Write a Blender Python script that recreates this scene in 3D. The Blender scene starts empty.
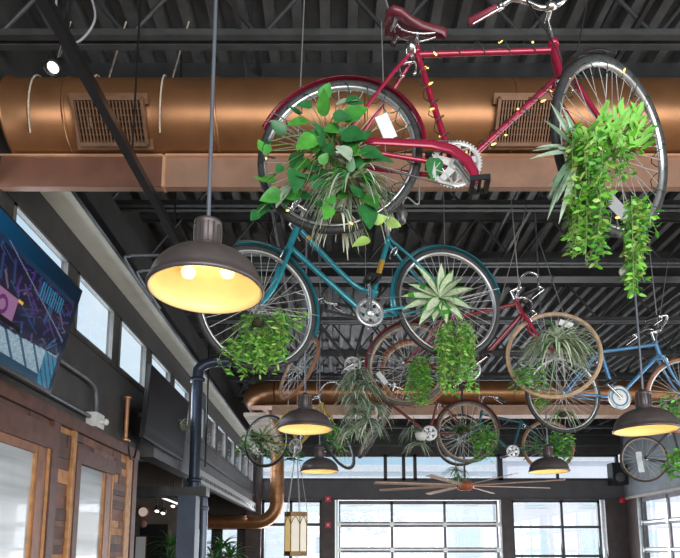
import bpy, math, random
from mathutils import Vector, Matrix
PI = math.pi
R = math.radians
rnd = random.Random(7)
SC = bpy.context.scene
COL = SC.collection

# ---------------------------------------------------------------- camera (a tilted lens with vertical shift)
CAM = Vector((0, 0, 1.6)); PITCH = R(8.6); FPX = 600.0; CX, CY = 334.0, 461.0
cd = bpy.data.cameras.new('camera'); cam = bpy.data.objects.new('camera', cd); COL.objects.link(cam)
cam.location = CAM; cam.rotation_euler = (R(90) + PITCH, 0, 0)
cd.sensor_fit = 'HORIZONTAL'; cd.sensor_width = 36; cd.lens = 36 * FPX / 680
cd.shift_x = (340 - CX) / 680; cd.shift_y = (CY - 279) / 680
cd.clip_start = 0.05; cd.clip_end = 300
SC.camera = cam
# ---------------------------------------------------------------- world, daylight, added fill, exposure
SC.view_settings.view_transform = 'Standard'; SC.view_settings.look = 'None'
SC.view_settings.gamma = 1; SC.view_settings.use_curve_mapping = False
SC.view_settings.exposure = 0.0
W = bpy.data.worlds.new('sky'); SC.world = W; W.use_nodes = True
wn = W.node_tree; wn.nodes.clear()
wo = wn.nodes.new('ShaderNodeOutputWorld'); wb = wn.nodes.new('ShaderNodeBackground')
tc = wn.nodes.new('ShaderNodeTexCoord'); nz = wn.nodes.new('ShaderNodeTexNoise'); nz.inputs['Scale'].default_value = 2.2
nz.inputs['Detail'].default_value = 6
rp = wn.nodes.new('ShaderNodeValToRGB')
rp.color_ramp.elements[0].position = .35; rp.color_ramp.elements[0].color = (.38, .62, .78, 1)
rp.color_ramp.elements[1].position = .68; rp.color_ramp.elements[1].color = (.86, .93, .97, 1)
wn.links.new(tc.outputs['Generated'], nz.inputs['Vector']); wn.links.new(nz.outputs['Fac'], rp.inputs['Fac'])
wn.links.new(rp.outputs['Color'], wb.inputs['Color']); wb.inputs['Strength'].default_value = 1.2
wn.links.new(wb.outputs[0], wo.inputs[0])
def area(name, loc, rot, sx, sy, power, color):
    l = bpy.data.lights.new(name, 'AREA'); l.shape = 'RECTANGLE'; l.size = sx; l.size_y = sy; l.energy = power; l.color = color
    o = bpy.data.objects.new(name, l); o.location = loc; o.rotation_euler = rot; COL.objects.link(o); return o
area('front_fill', (2.4, -3.8, 2.2), (R(90), 0, 0), 9.0, 3.6, 560, (1, .97, .93))  # added fill lamp behind the camera, brightens the interior; no storefront is built
area('clerestory_daylight', (-2.45, 9.5, 3.7), (0, R(-90), 0), .6, 14, 150, (.85, .93, 1))
area('garage_door_daylight', (2.8, 16.75, 2.2), (R(-112), 0, 0), 9.5, 2.4, 480, (.95, .97, 1))
area('side_door_daylight', (8.3, 6.0, 2.0), (0, R(90), 0), 2.4, 13, 420, (1, .97, .94))

sl0 = bpy.data.lights.new('sun', 'SUN'); sl0.energy = 1.5; sl0.angle = R(3); sl0.color = (1, .96, .9)
so0 = bpy.data.objects.new('sun', sl0); so0.rotation_euler = Vector((.25, 1, -1.1)).to_track_quat('-Z', 'Y').to_euler(); COL.objects.link(so0)

# ---------------------------------------------------------------- pixel rays -> places at real distances
def ray(px, py):
    x = (px - CX) / FPX; y = (CY - py) / FPX
    return Vector((x, math.cos(PITCH) - math.sin(PITCH) * y, math.sin(PITCH) + math.cos(PITCH) * y))
def at(px, py, D): return CAM + ray(px, py) * D
def on_plane(px, py, P, n):
    r = ray(px, py); return CAM + r * ((P - CAM).dot(n) / r.dot(n))
def on_x(px, py, X): return on_plane(px, py, Vector((X, 0, 0)), Vector((1, 0, 0)))
def on_y(px, py, Y): return on_plane(px, py, Vector((0, Y, 0)), Vector((0, 1, 0)))
def on_z(px, py, Z): return on_plane(px, py, Vector((0, 0, Z)), Vector((0, 0, 1)))

# ---------------------------------------------------------------- materials
MATS = {}
def mat(name, col, rough=.5, metal=0.0, var=.12, scale=14, bump=0.0, emit=None, estr=0, spec=None, coat=0, trans=0):
    if name in MATS: return MATS[name]
    m = bpy.data.materials.new(name); m.use_nodes = True; nt = m.node_tree; b = nt.nodes['Principled BSDF']
    b.inputs['Roughness'].default_value = rough; b.inputs['Metallic'].default_value = metal
    if spec is not None: b.inputs['Specular IOR Level'].default_value = spec
    if coat: b.inputs['Coat Weight'].default_value = coat; b.inputs['Coat Roughness'].default_value = .1
    tcn = nt.nodes.new('ShaderNodeTexCoord'); n = nt.nodes.new('ShaderNodeTexNoise')
    n.inputs['Scale'].default_value = scale; n.inputs['Detail'].default_value = 5
    nt.links.new(tcn.outputs['Object'], n.inputs['Vector'])
    r = nt.nodes.new('ShaderNodeValToRGB'); r.color_ramp.elements[0].position = .3; r.color_ramp.elements[1].position = .7
    r.color_ramp.elements[0].color = [max(0, c * (1 - var)) for c in col] + [1]
    r.color_ramp.elements[1].color = [min(1, c * (1 + var)) for c in col] + [1]
    nt.links.new(n.outputs['Fac'], r.inputs['Fac']); nt.links.new(r.outputs['Color'], b.inputs['Base Color'])
    if bump:
        bp = nt.nodes.new('ShaderNodeBump'); bp.inputs['Strength'].default_value = bump; bp.inputs['Distance'].default_value = .01
        nt.links.new(n.outputs['Fac'], bp.inputs['Height']); nt.links.new(bp.outputs['Normal'], b.inputs['Normal'])
    if emit: b.inputs['Emission Color'].default_value = (*emit, 1); b.inputs['Emission Strength'].default_value = estr
    if trans: b.inputs['Transmission Weight'].default_value = trans
    MATS[name] = m; return m
def glass_mat(name, tint, gloss=.08, rough=.02):
    m = bpy.data.materials.new(name); m.use_nodes = True; nt = m.node_tree; nt.nodes.clear()
    o = nt.nodes.new('ShaderNodeOutputMaterial'); mx = nt.nodes.new('ShaderNodeMixShader'); t = nt.nodes.new('ShaderNodeBsdfTransparent')
    g = nt.nodes.new('ShaderNodeBsdfGlossy'); g.inputs['Roughness'].default_value = rough; t.inputs['Color'].default_value = (*tint, 1)
    n = nt.nodes.new('ShaderNodeTexNoise'); n.inputs['Scale'].default_value = 3; mr = nt.nodes.new('ShaderNodeMapRange')
    mr.inputs['To Min'].default_value = gloss * .6; mr.inputs['To Max'].default_value = gloss * 1.4
    nt.links.new(n.outputs['Fac'], mr.inputs['Value']); nt.links.new(mr.outputs[0], mx.inputs[0])
    nt.links.new(t.outputs[0], mx.inputs[1]); nt.links.new(g.outputs[0], mx.inputs[2]); nt.links.new(mx.outputs[0], o.inputs[0])
    MATS[name] = m; return m
deckM = mat('black painted deck', (.115, .118, .12), .45, .0, .3, 6, spec=.6)
steelM = mat('dark painted steel', (.04, .04, .043), .42, 0, .25, 8, spec=.6)
joistM = mat('grey painted joist steel', (.065, .068, .07), .45, .1, .25, 8)
wallM = mat('charcoal wall', (.05, .048, .047), .6, 0, .25, 5)
bandM = mat('warm grey wall band', (.07, .066, .065), .6, 0, .25, 4)
litSoffitM = mat('window lit soffit', (.86, .87, .78), .6, 0, .06, 7)  # pale colour carries the window light on the beam's underside
hdrM = mat('grey back header', (.10, .095, .105), .55, 0, .15, 3)
colM = mat('brown black column', (.075, .055, .055), .5, 0, .2, 5)
bluegM = mat('blue grey painted wall', (.24, .27, .30), .55, 0, .15, 3)
frameM = mat('window frame black', (.035, .035, .04), .4, 0, .2, 6)
floorM = mat('floor wood', (.36, .27, .19), .5, 0, .2, 3)
copperM = mat('copper painted duct', (.31, .145, .065), .33, .68, .16, 5, .06)
copper2M = mat('copper duct trough', (.25, .125, .08), .5, .25, .14, 7)
lipM = mat('light copper lip', (.62, .36, .22), .45, .3, .12, 9)
grilleM = mat('bronze grille', (.17, .085, .045), .45, .4, .2, 12)
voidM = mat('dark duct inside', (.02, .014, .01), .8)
ropeM = mat('pale strap', (.55, .47, .38), .8, 0, .3, 60)
galvM = mat('galvanised rail', (.55, .56, .56), .35, .7, .12, 9)
alumM = mat('dark bronze rail', (.16, .14, .15), .45, .3, .2, 9)
glassM = glass_mat('clear glass', (.97, .98, 1.0))
blackM = mat('black satin', (.012, .012, .013), .35, 0, .3, 20)
rubM = mat('black tyre rubber', (.035, .035, .037), .55, 0, .3, 50, .3)
tanM = mat('tan tyre rubber', (.50, .33, .19), .65, 0, .22, 30)
brnTyM = mat('brown tyre rubber', (.33, .15, .08), .65, 0, .22, 30)
dustM = mat('dusty grey tyre', (.13, .12, .11), .7, 0, .3, 30)
chromeM = mat('chrome', (.72, .73, .74), .2, 1, .08, 30)
aluM = mat('polished aluminium', (.66, .67, .68), .3, .85, .1, 30)
rustM = mat('rusty rim', (.50, .38, .28), .5, .4, .3, 30)
redM = mat('crimson paint', (.36, .01, .05), .25, .25, .12, 20, coat=.8)
maroM = mat('maroon paint', (.24, .022, .035), .35, .15, .2, 20, coat=.5)
brownM = mat('red brown paint', (.19, .045, .035), .4, .1, .25, 20, coat=.3)
tealM = mat('teal paint', (.02, .30, .38), .28, .2, .14, 20, coat=.8)
dtealM = mat('dark teal paint', (.015, .12, .15), .4, .2, .2, 20)
blueM = mat('light blue paint', (.07, .24, .46), .35, .15, .14, 20, coat=.6)
yelM = mat('mustard yellow paint', (.62, .40, .03), .35, .1, .15, 20, coat=.5)
blkpM = mat('black bicycle paint', (.03, .03, .032), .35, .1, .2, 20)
goldM = mat('gold decal', (.65, .38, .06), .4, .3, .1, 20)
leathM = mat('burgundy saddle', (.13, .018, .03), .38, 0, .25, 25, .2, coat=.3)
whiteM = mat('white plastic', (.78, .78, .76), .45, 0, .05, 10)
tagM = mat('white paper tag', (.8, .82, .84), .7, 0, .06, 40)
lampM = mat('bronze lamp shade', (.12, .10, .10), .36, .4, .15, 12)
lampinM = mat('lamplit enamel', (.93, .74, .38), .35, 0, .05, 8)  # white enamel coloured yellow to hold the bulbs' warm light
bulbM = mat('warm bulb', (1, .8, .4), .4, emit=(1, .84, .5), estr=1.5)
miniM = mat('warm mini bulb', (1, .6, .2), .4, emit=(1, .5, .14), estr=2.2)
rodM = mat('grey lamp rod', (.22, .24, .29), .35, .5, .1, 10)
wireM = mat('green light wire', (.02, .06, .04), .5)
cableM = mat('steel cable', (.42, .42, .42), .4, .6, .1, 40)
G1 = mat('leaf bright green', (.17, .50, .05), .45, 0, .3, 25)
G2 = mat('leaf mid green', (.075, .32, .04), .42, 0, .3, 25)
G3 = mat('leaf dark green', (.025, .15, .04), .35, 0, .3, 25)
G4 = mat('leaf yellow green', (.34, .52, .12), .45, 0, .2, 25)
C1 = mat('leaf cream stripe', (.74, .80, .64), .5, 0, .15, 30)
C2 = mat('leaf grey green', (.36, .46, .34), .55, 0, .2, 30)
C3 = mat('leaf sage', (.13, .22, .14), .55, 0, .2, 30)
stemM = mat('plant stem', (.16, .24, .07), .6)
ORANGE = mat('orange brown timber', (.50, .24, .09), .5, 0, .35, 12, .3)
WD = [mat('reclaimed plank %d' % i, c, .6, 0, .35, 10, .4) for i, c in enumerate([(.15, .062, .042), (.21, .085, .052), (.10, .048, .038), (.52, .25, .10), (.19, .10, .07)])]
darkwoodM = mat('dark stained door frame', (.12, .052, .038), .5, 0, .3, 9, .3)

# ---------------------------------------------------------------- mesh builder
class MB:
    def __init__(s): s.v = []; s.f = []; s.m = []; s.sm = []
    def add(s, vs, fs, mi=0, smooth=False):
        o = len(s.v); s.v += [Vector(p) for p in vs]
        for f in fs: s.f.append([o + i for i in f]); s.m.append(mi); s.sm.append(smooth)
    def box(s, lo, hi, mi=0):
        x0, y0, z0 = lo; x1, y1, z1 = hi
        vs = [(x0, y0, z0), (x1, y0, z0), (x1, y1, z0), (x0, y1, z0), (x0, y0, z1), (x1, y0, z1), (x1, y1, z1), (x0, y1, z1)]
        s.add(vs, [(0, 3, 2, 1), (4, 5, 6, 7), (0, 1, 5, 4), (1, 2, 6, 5), (2, 3, 7, 6), (3, 0, 4, 7)], mi)
        return s
    def obox(s, c, ax, ay, az, hx, hy, hz, mi=0, ch=0.0):
        c = Vector(c); P = []
        for sz in (-1, 1):
            for sx, sy in ((-1, -1), (1, -1), (1, 1), (-1, 1)):
                P.append(c + ax * hx * sx + ay * hy * sy + az * hz * sz)
        s.add(P, [(0, 3, 2, 1), (4, 5, 6, 7), (0, 1, 5, 4), (1, 2, 6, 5), (2, 3, 7, 6), (3, 0, 4, 7)], mi)
        return s
    def bar(s, a, b, w, h, up=Vector((0, 0, 1)), mi=0):
        a = Vector(a); b = Vector(b); d = (b - a); L = d.length; d.normalize()
        x = d.cross(up)
        if x.length < 1e-4: x = d.cross(Vector((0, 1, 0)))
        x.normalize(); y = x.cross(d).normalized()
        return s.obox((a + b) / 2, d, x, y, L / 2, w / 2, h / 2, mi)
    def tube(s, pts, r, n=8, mi=0, closed=False, flat=None, cap=True, up=None):
        pts = [Vector(p) for p in pts]; N = len(pts)
        rs = r if isinstance(r, (list, tuple)) else [r] * N
        T = []
        for i in range(N):
            if closed: t = pts[(i + 1) % N] - pts[i - 1]
            else: t = pts[min(i + 1, N - 1)] - pts[max(i - 1, 0)]
            T.append(t.normalized() if t.length > 1e-9 else Vector((0, 0, 1)))
        u = (up if up is not None else Vector((0, 0, 1)))
        u = u - T[0] * u.dot(T[0])
        if u.length < 1e-3: u = Vector((1, 0, 0)) - T[0] * T[0].x
        if u.length < 1e-3: u = Vector((0, 1, 0))
        u.normalize(); rings = []
        for i in range(N):
            if up is not None:
                q = up - T[i] * up.dot(T[i])
                if q.length > 1e-3: u = q.normalized()
            else:
                u = (u - T[i] * u.dot(T[i])); u.normalize()
            w = T[i].cross(u); ring = []
            for k in range(n):
                a = 2 * PI * (k + .5) / n; fx, fy = (1, 1) if flat is None else flat
                ring.append(pts[i] + (u * math.cos(a) * fx + w * math.sin(a) * fy) * rs[i])
            rings.append(ring)
        vs = [p for q in rings for p in q]; fs = []
        M = N if closed else N - 1
        for i in range(M):
            j = (i + 1) % N
            for k in range(n):
                k2 = (k + 1) % n; fs.append((i * n + k, i * n + k2, j * n + k2, j * n + k))
        s.add(vs, fs, mi, n > 4)
        if cap and not closed:
            s.add(rings[0], [tuple(range(n - 1, -1, -1))], mi); s.add(rings[-1], [tuple(range(n))], mi)
        return s
    def lathe(s, c, axis, prof, n=32, mi=0, e1=None):
        c = Vector(c); axis = axis.normalized()
        e = e1 or (Vector((1, 0, 0)) if abs(axis.x) < .9 else Vector((0, 1, 0)))
        e = (e - axis * e.dot(axis)).normalized(); g = axis.cross(e); vs = []; fs = []
        for (r, h) in prof:
            for k in range(n):
                a = 2 * PI * k / n; vs.append(c + axis * h + (e * math.cos(a) + g * math.sin(a)) * r)
        for i in range(len(prof) - 1):
            for k in range(n):
                k2 = (k + 1) % n; fs.append((i * n + k, i * n + k2, (i + 1) * n + k2, (i + 1) * n + k))
        s.add(vs, fs, mi, True); return s
    def prism(s, poly, n, t, mi=0):
        a = [Vector(p) + n * t / 2 for p in poly]; b = [Vector(p) - n * t / 2 for p in poly]; N = len(poly)
        s.add(a + b, [tuple(range(N)), tuple(range(2 * N - 1, N - 1, -1))] + [(i, N + i, N + (i + 1) % N, (i + 1) % N) for i in range(N)], mi); return s
    def leaf(s, base, d, nrm, L, w, mi=0, mi2=None, droop=0.0, seg=3, fold=.25):
        d = d.normalized(); side = d.cross(nrm)
        if side.length < 1e-3: side = d.cross(Vector((0, 0, 1)) + Vector((.1, .2, 0)))
        side.normalize(); up = side.cross(d).normalized()
        prof = {3: [0, .85, .75, 0], 4: [0, .8, 1, .6, 0], 5: [0, .9, 1, .8, .45, 0], 6: [.35, .8, .9, .8, .6, .35, 0]}[seg]
        vs = []; p = Vector(base); dd = d.copy()
        for i in range(seg + 1):
            ww = prof[i] * w * .5
            vs += [p - side * ww + up * ww * fold, p.copy(), p + side * ww + up * ww * fold]
            dd = (dd + Vector((0, 0, -droop / seg))).normalized(); p = p + dd * (L / seg)
        fs = []; o = len(s.v); s.v += vs
        for i in range(seg):
            a = o + i * 3
            s.f.append([a, a + 1, a + 4, a + 3]); s.f.append([a + 1, a + 2, a + 5, a + 4]); s.m += [mi, mi if mi2 is None else mi2]; s.sm += [True, True]
        return s
    def vleaf(s, base, d, nrm, L, w, edge, core, droop=.2):
        # variegated leaf: four columns, pale core inside green edges
        d = d.normalized(); side = d.cross(nrm).normalized(); up = side.cross(d).normalized(); seg = 6
        prof = [.1, .65, .95, 1, .8, .45, .02]; p = Vector(base); dd = d.copy(); o = len(s.v)
        for i in range(seg + 1):
            ww = prof[i] * w * .5
            for q, z in ((-1, .3), (-.72, .2), (0, 0), (.72, .2), (1, .3)): s.v.append(p + side * ww * q + up * ww * z)
            dd = (dd + Vector((0, 0, -droop / seg))).normalized(); p = p + dd * (L / seg)
        for i in range(seg):
            for k in range(4):
                a = o + i * 5 + k; s.f.append([a, a + 1, a + 6, a + 5])
                s.m.append(edge if k in (0, 3) or (rnd.random() < .10) else core); s.sm.append(True)
        return s
    def build(s, name, mats, parent=None, origin=None):
        if not isinstance(mats, (list, tuple)): mats = [mats]
        O = Vector(origin) if origin is not None else (Vector(parent['_o']) if parent is not None and '_o' in parent else Vector((0, 0, 0)))
        me = bpy.data.meshes.new(name); me.from_pydata([tuple(p - O) for p in s.v], [], s.f)
        for m in mats: me.materials.append(m)
        me.polygons.foreach_set('material_index', s.m); me.polygons.foreach_set('use_smooth', s.sm); me.update()
        o = bpy.data.objects.new(name, me); COL.objects.link(o)
        if parent is not None:
            o.parent = parent; o['_o'] = tuple(O)
        else:
            o.location = O; o['_o'] = tuple(O)
        return o
def thing(name, label, cat, loc, group=None):
    o = bpy.data.objects.new(name, None); COL.objects.link(o); o.location = loc; o['_o'] = tuple(loc)
    o['label'] = label; o['category'] = cat
    if group: o['group'] = group
    o.empty_display_size = .1
    return o
def tag(o, label, cat, group=None, kind=None):
    o['label'] = label; o['category'] = cat
    if group: o['group'] = group
    if kind: o['kind'] = kind
    return o
def struct(o, label=None):
    o['kind'] = 'structure'
    if label: o['label'] = label
    return o
def dup(root, loc, label=None):
    r = root.copy(); COL.objects.link(r); r.location = loc
    if label: r['label'] = label
    for ch in list(root.children):
        c = ch.copy(); COL.objects.link(c); c.parent = r
        for g in list(ch.children):
            d = g.copy(); COL.objects.link(d); d.parent = c
    return r
def lerp(a, b, t): return a + (b - a) * t
def bez(P, n=12):
    out = []; P = [Vector(p) for p in P]; N = len(P)
    for i in range(N - 1):
        p0 = P[max(i - 1, 0)]; p1 = P[i]; p2 = P[i + 1]; p3 = P[min(i + 2, N - 1)]
        for k in range(n):
            t = k / n
            out.append(.5 * ((2 * p1) + (p2 - p0) * t + (2 * p0 - 5 * p1 + 4 * p2 - p3) * t * t + (3 * p1 - p0 - 3 * p2 + p3) * t ** 3))
    out.append(P[-1]); return out
def box_s(name, lo, hi, m, label=None): return struct(MB().box(lo, hi).build(name, m), label)
X_, Y_, Z_ = Vector((1, 0, 0)), Vector((0, 1, 0)), Vector((0, 0, 1))
E = 1.6                                     # eye height
YB, XL, XR, YF = 16.5, -2.2, 8.0, -4.0      # back wall, left wall, right wall, open front
DECK = E + 3.8

# ================================================================ SETTING
box_s('floor', (-8, YF, -.1), (XR + .3, YB + .2, 0), floorM)
gm = mat('street asphalt', (.7, .7, .7), .9, 0, .1, 1)
box_s('ground', (-40, YB + .25, -.2), (60, 60, -.1), gm)
# corrugated roof deck, ribs run away from the camera
def deck():
    mb = MB(); x = XL - .1; pitch = .2; prof = []
    while x < XR + .4:
        prof += [(x, DECK), (x + .07, DECK), (x + .08, DECK + .12), (x + .19, DECK + .12)]; x += pitch
    vs = []
    for (a, z) in prof: vs += [(a, YF, z), (a, YB + .3, z)]
    mb.add(vs, [(2 * i, 2 * i + 1, 2 * i + 3, 2 * i + 2) for i in range(len(prof) - 1)], 0)
    mb.box((XL - .1, YF, DECK + .13), (XR + .6, YB + .3, DECK + .2), 0)
    return mb
struct(deck().build('ceiling', deckM))
# open web joists
def joist(Y):
    O = Vector((2.5, Y, E + 3.2)); mb = MB(); x0, x1 = XL, XR; zb = E + 3.2; zt = DECK - .005
    for dy in (-.035, .035):
        mb.box((x0, Y + dy - .004, zb), (x1, Y + dy + .004, zb + .06)); mb.box((x0, Y + dy * 1.1 - .022, zb - .004), (x1, Y + dy * 1.1 + .022, zb + .004))
        mb.box((x0, Y + dy - .004, zt - .06), (x1, Y + dy + .004, zt)); mb.box((x0, Y + dy - .03, zt - .006), (x1, Y + dy + .03, zt))
    o = mb.build('ceiling_beam', joistM, origin=O); struct(o)
    wb_ = MB(); x = x0 + .05; k = 0
    while x < x1 - .5:
        wb_.tube([(x, Y, zb + .03), (x + .42, Y, zt - .03)] if k % 2 == 0 else [(x, Y, zt - .03), (x + .42, Y, zb + .03)], .014, 6); x += .42; k += 1
    wb_.build('web_bracing', steelM, o, origin=O); return o
j0 = joist(3.37)
for y in (1.6, 5.23, 6.36, 8.06, 9.5, 11.0, 12.5, 14.0, 15.4):
    j = j0.copy(); COL.objects.link(j); j.location = (2.5, y, E + 3.2)
    for ch in j0.children: c = ch.copy(); COL.objects.link(c); c.parent = j
# bridging rods running away from the camera at several places
for bx in (-.6, 1.9, 4.4, 6.9):
    struct(MB().bar((bx, YF, E + 3.27), (bx, YB, E + 3.27), .03, .03).bar((bx + .02, YF, DECK - .1), (bx + .02, YB, DECK - .1), .03, .03).build('trim_bridging', steelM))
# deep girders
for gy in (4.2, 7.2):
    g = MB().box((XL, gy - .005, E + 3.42), (XR, gy + .005, DECK)).box((XL, gy - .09, E + 3.42), (XR, gy + .09, E + 3.435))
    struct(g.build('ceiling_beam_deep', steelM))

# left wall with its clerestory windows
ZW0, ZW1, ZH = E + 1.85, E + 2.38, E + 1.08
box_s('wall_left', (XL - .06, YF, ZH), (XL, YB, ZW0), bandM)
box_s('wall_left_upper', (XL - .06, YF, ZW1), (XL, YB, DECK), wallM)
box_s('wall_left_lower', (XL - .06, YF, 0), (XL - .0, 6.4, ZH), wallM)
wy = 2.78; spans = []
while wy < YB - .9: spans.append((wy, wy + .85)); wy += 1.04
edges = [YF] + [e for s_ in spans for e in s_] + [YB]
pm = MB()
for i in range(0, len(edges), 2): pm.box((XL - .06, edges[i], ZW0), (XL, edges[i + 1], ZW1))
struct(pm.build('wall_left_piers', wallM))
def win_x(n, x, y0, y1, z0, z1, fm, pane, t=.035, name='window', cols=1):
    mb = MB(); d = .035
    mb.box((x - d, y0, z0), (x, y1, z0 + t)).box((x - d, y0, z1 - t), (x, y1, z1)).box((x - d, y0, z0), (x, y0 + t, z1)).box((x - d, y1 - t, z0), (x, y1, z1))
    f = struct(mb.build('%s_%d' % (name, n), fm)); MB().box((x - d * .6, y0 + t, z0 + t), (x - d * .5, y1 - t, z1 - t)).build('pane', pane, f); return f
for i, (a, b) in enumerate(spans): win_x(i + 1, XL + .01, a, b, ZW0, ZW1, mat('grey window frame', (.12, .12, .11), .5), glassM, t=.022)
sill = MB().box((XL, 2.6, ZW0 - .04), (XL + .012, YB, ZW0)).box((XL, 2.6, ZW1), (XL + .012, YB, ZW1 + .04))
struct(sill.build('trim_clerestory', wallM))
# beam along the left wall, window light put into its pale underside colour
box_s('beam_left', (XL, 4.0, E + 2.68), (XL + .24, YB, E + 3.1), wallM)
box_s('trim_lit_soffit', (XL + .005, 4.0, E + 2.655), (XL + .235, YB, E + 2.68), litSoffitM)
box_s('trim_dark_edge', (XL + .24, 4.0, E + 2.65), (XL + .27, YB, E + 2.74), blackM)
# slot diffuser under the wall band
dm = MB().box((XL, 8.7, ZH), (XL + .07, YB, ZH + .22))
df = struct(dm.build('trim_diffuser', mat('pale grey diffuser', (.34, .33, .31), .5)))
sl = MB(); y = 8.8
while y < YB - .2: sl.box((XL + .07, y, ZH + .06), (XL + .078, y + .28, ZH + .12)); y += .36
sl.build('slots', blackM, df)
box_s('trim_wall_conduit', (XL, 6.6, ZH + .42), (XL + .05, YB, ZH + .47), steelM)

# room behind the left wall
bkM = mat('dark inner room wall', (.06, .05, .045), .7, 0, .2, 4)
box_s('wall_inner_room', (-7.8, 10.0, 0), (-2.55, 10.1, E + 1.5), mat('taupe inner wall', (.15, .125, .105), .7, 0, .2, 4))
box_s('ceiling_inner_room', (-8, 6.4, E + 1.55), (XL - .2, YB, E + 1.65), bkM)
box_s('wall_inner_far', (-8, 6.3, 0), (-7.8, YB, E + 1.6), bkM)
box_s('wall_inner_near', (-8, 6.2, 0), (XL - .2, 6.3, E + 1.6), bkM)
box_s('door_1', (-2.55 - .65, 9.95, 0), (-2.55 - .2, 10.0, E + .45), blackM, 'dark doorway of the inner room')

# back wall ------------------------------------------------------
def zb_(py): return on_y(400, py, YB).z
def xb_(px): return on_y(px, 500, YB).x
ZHB, ZHT, ZU = zb_(500), zb_(480.5), zb_(454)
box_s('wall_back_header', (XL, YB, ZHB), (XR, YB + .2, ZHT), hdrM)
box_s('trim_header_flange', (XL, YB - .05, ZHB), (XR, YB, ZHB + .05), steelM)
box_s('wall_back_upper', (XL, YB, ZU), (XR, YB + .2, DECK), wallM)
box_s('wall_back_inner', (-8, YB, E + .65), (XL, YB + .2, DECK), bkM)
def win_y(name, px0, px1, z0, z1, vs, zs, fm, t=.07, d=.09, y=YB + .04, gl=glassM, fr=.07):
    x0, x1 = xb_(px0), xb_(px1); mb = MB()
    mb.box((x0, y, z0), (x1, y + d, z0 + fr)).box((x0, y, z1 - fr), (x1, y + d, z1)).box((x0, y, z0), (x0 + fr, y + d, z1)).box((x1 - fr, y, z0), (x1, y + d, z1))
    for v in vs: mb.box((xb_(v) - t / 2, y, z0), (xb_(v) + t / 2, y + d, z1))
    for z in zs: mb.box((x0, y - .005, z - t / 2), (x1, y + d, z + t / 2))
    f = struct(mb.build(name, fm)); MB().box((x0 + .02, y + d * .6, z0 + .02), (x1 - .02, y + d * .7, z1 - .02)).build('pane', gl, f); return f
win_y('window_30', 258, 502, ZHT, ZU, (386, 404.5, 416), (), frameM, .09)
win_y('window_31', 502, 622, ZHT, ZU, (560,), (), frameM, .06)
win_y('window_32', 262, 322, 0, ZHB, (291,), (zb_(524.5), zb_(560), 0.9), frameM, .08)
win_y('window_33', 511, 600, 0, ZHB, (561.5,), (zb_(527), zb_(556)), frameM, .07)
win_y('window_34', 190, 255, .3, zb_(527), (217.5, 243), (), frameM, .3)
box_s('pillar_1', (xb_(322), YB - .05, 0), (xb_(335), YB + .18, ZHB), colM)
box_s('pillar_2', (xb_(499), YB - .05, 0), (xb_(511), YB + .18, ZHB), colM)
box_s('pillar_3', (xb_(604), YB - .05, 0), (XR, YB + .18, ZHB), colM)
box_s('pillar_4', (XL - .2, YB - .15, 0), (xb_(262), YB + .18, ZHT + .7), colM)
box_s('trim_post', (xb_(600), YB - .06, 0), (xb_(602.5), YB - .02, ZHB), galvM)
for zz in (428, 437, 447): struct(MB().box((-1.2, YB - .12, zb_(zz)), (XR, YB - .06, zb_(zz) + .06)).build('trim_rail', joistM))
# garage doors
def garage(name, P0, dx, L, z1, ncol, rows, y_in):
    # P0 corner, dx unit vector along the opening, y_in unit vector towards the room
    mb = MB(); zc = [z1 - .12] + list(rows)
    def b(u0, u1, z0, za, t=.05): mb.obox(P0 + dx * (u0 + u1) / 2 + Z_ * (z0 + za) / 2, dx, y_in, Z_, (u1 - u0) / 2, t / 2, (za - z0) / 2)
    for k in range(ncol + 1): b(max(0, L * k / ncol - .035), min(L, L * k / ncol + .035), 0, z1 - .02)
    b(0, L, z1 - .12, z1 - .02)
    for z in rows: b(0, L, z - .07, z + .07, .07)
    o = struct(mb.build(name, alumM))
    hw = MB()
    for z in rows:
        hw.obox(P0 + dx * L / 2 + Z_ * (z + .01) + y_in * .05, dx, y_in, Z_, L / 2, .01, .022)
        for k in range(ncol + 1): hw.obox(P0 + dx * (L * k / ncol) + Z_ * z + y_in * .05, dx, y_in, Z_, .05, .02, .06)
    hw.build('hinges', galvM, o)
    tr = MB()
    for u in (-.06, L + .06): tr.obox(P0 + dx * u + Z_ * z1 / 2 + y_in * .06, dx, y_in, Z_, .03, .04, z1 / 2)
    tr.build('track', galvM, o)
    MB().obox(P0 + dx * L / 2 + Z_ * z1 / 2 - y_in * .01, dx, y_in, Z_, L / 2, .004, z1 / 2 - .03).build('pane', glassM, o)
    return o
gr = (zb_(524.5), zb_(550), zb_(576), .55)
garage('door_2', Vector((xb_(339), YB + .05, 0)), X_, xb_(497) - xb_(339), ZHB, 3, gr, -Y_)
# right wall
box_s('wall_right', (XR, YF, ZHB), (XR + .2, YB, DECK), bluegM)
box_s('wall_right_corner', (XR, YB - .75, 0), (XR + .2, YB, ZHB), colM)
box_s('trim_right_flange', (XR - .04, YF, ZHB), (XR, YB, ZHB + .07), mat('pale flange', (.42, .38, .35), .5))
garage('door_3', Vector((XR + .05, 10.8, 0)), Y_, YB - .85 - 10.8, ZHB, 4, gr, -X_)
garage('door_4', Vector((XR + .05, 4.6, 0)), Y_, 5.2, ZHB, 4, gr, -X_)
box_s('pillar_5', (XR, 9.9, 0), (XR + .18, 10.7, ZHB), colM)

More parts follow.
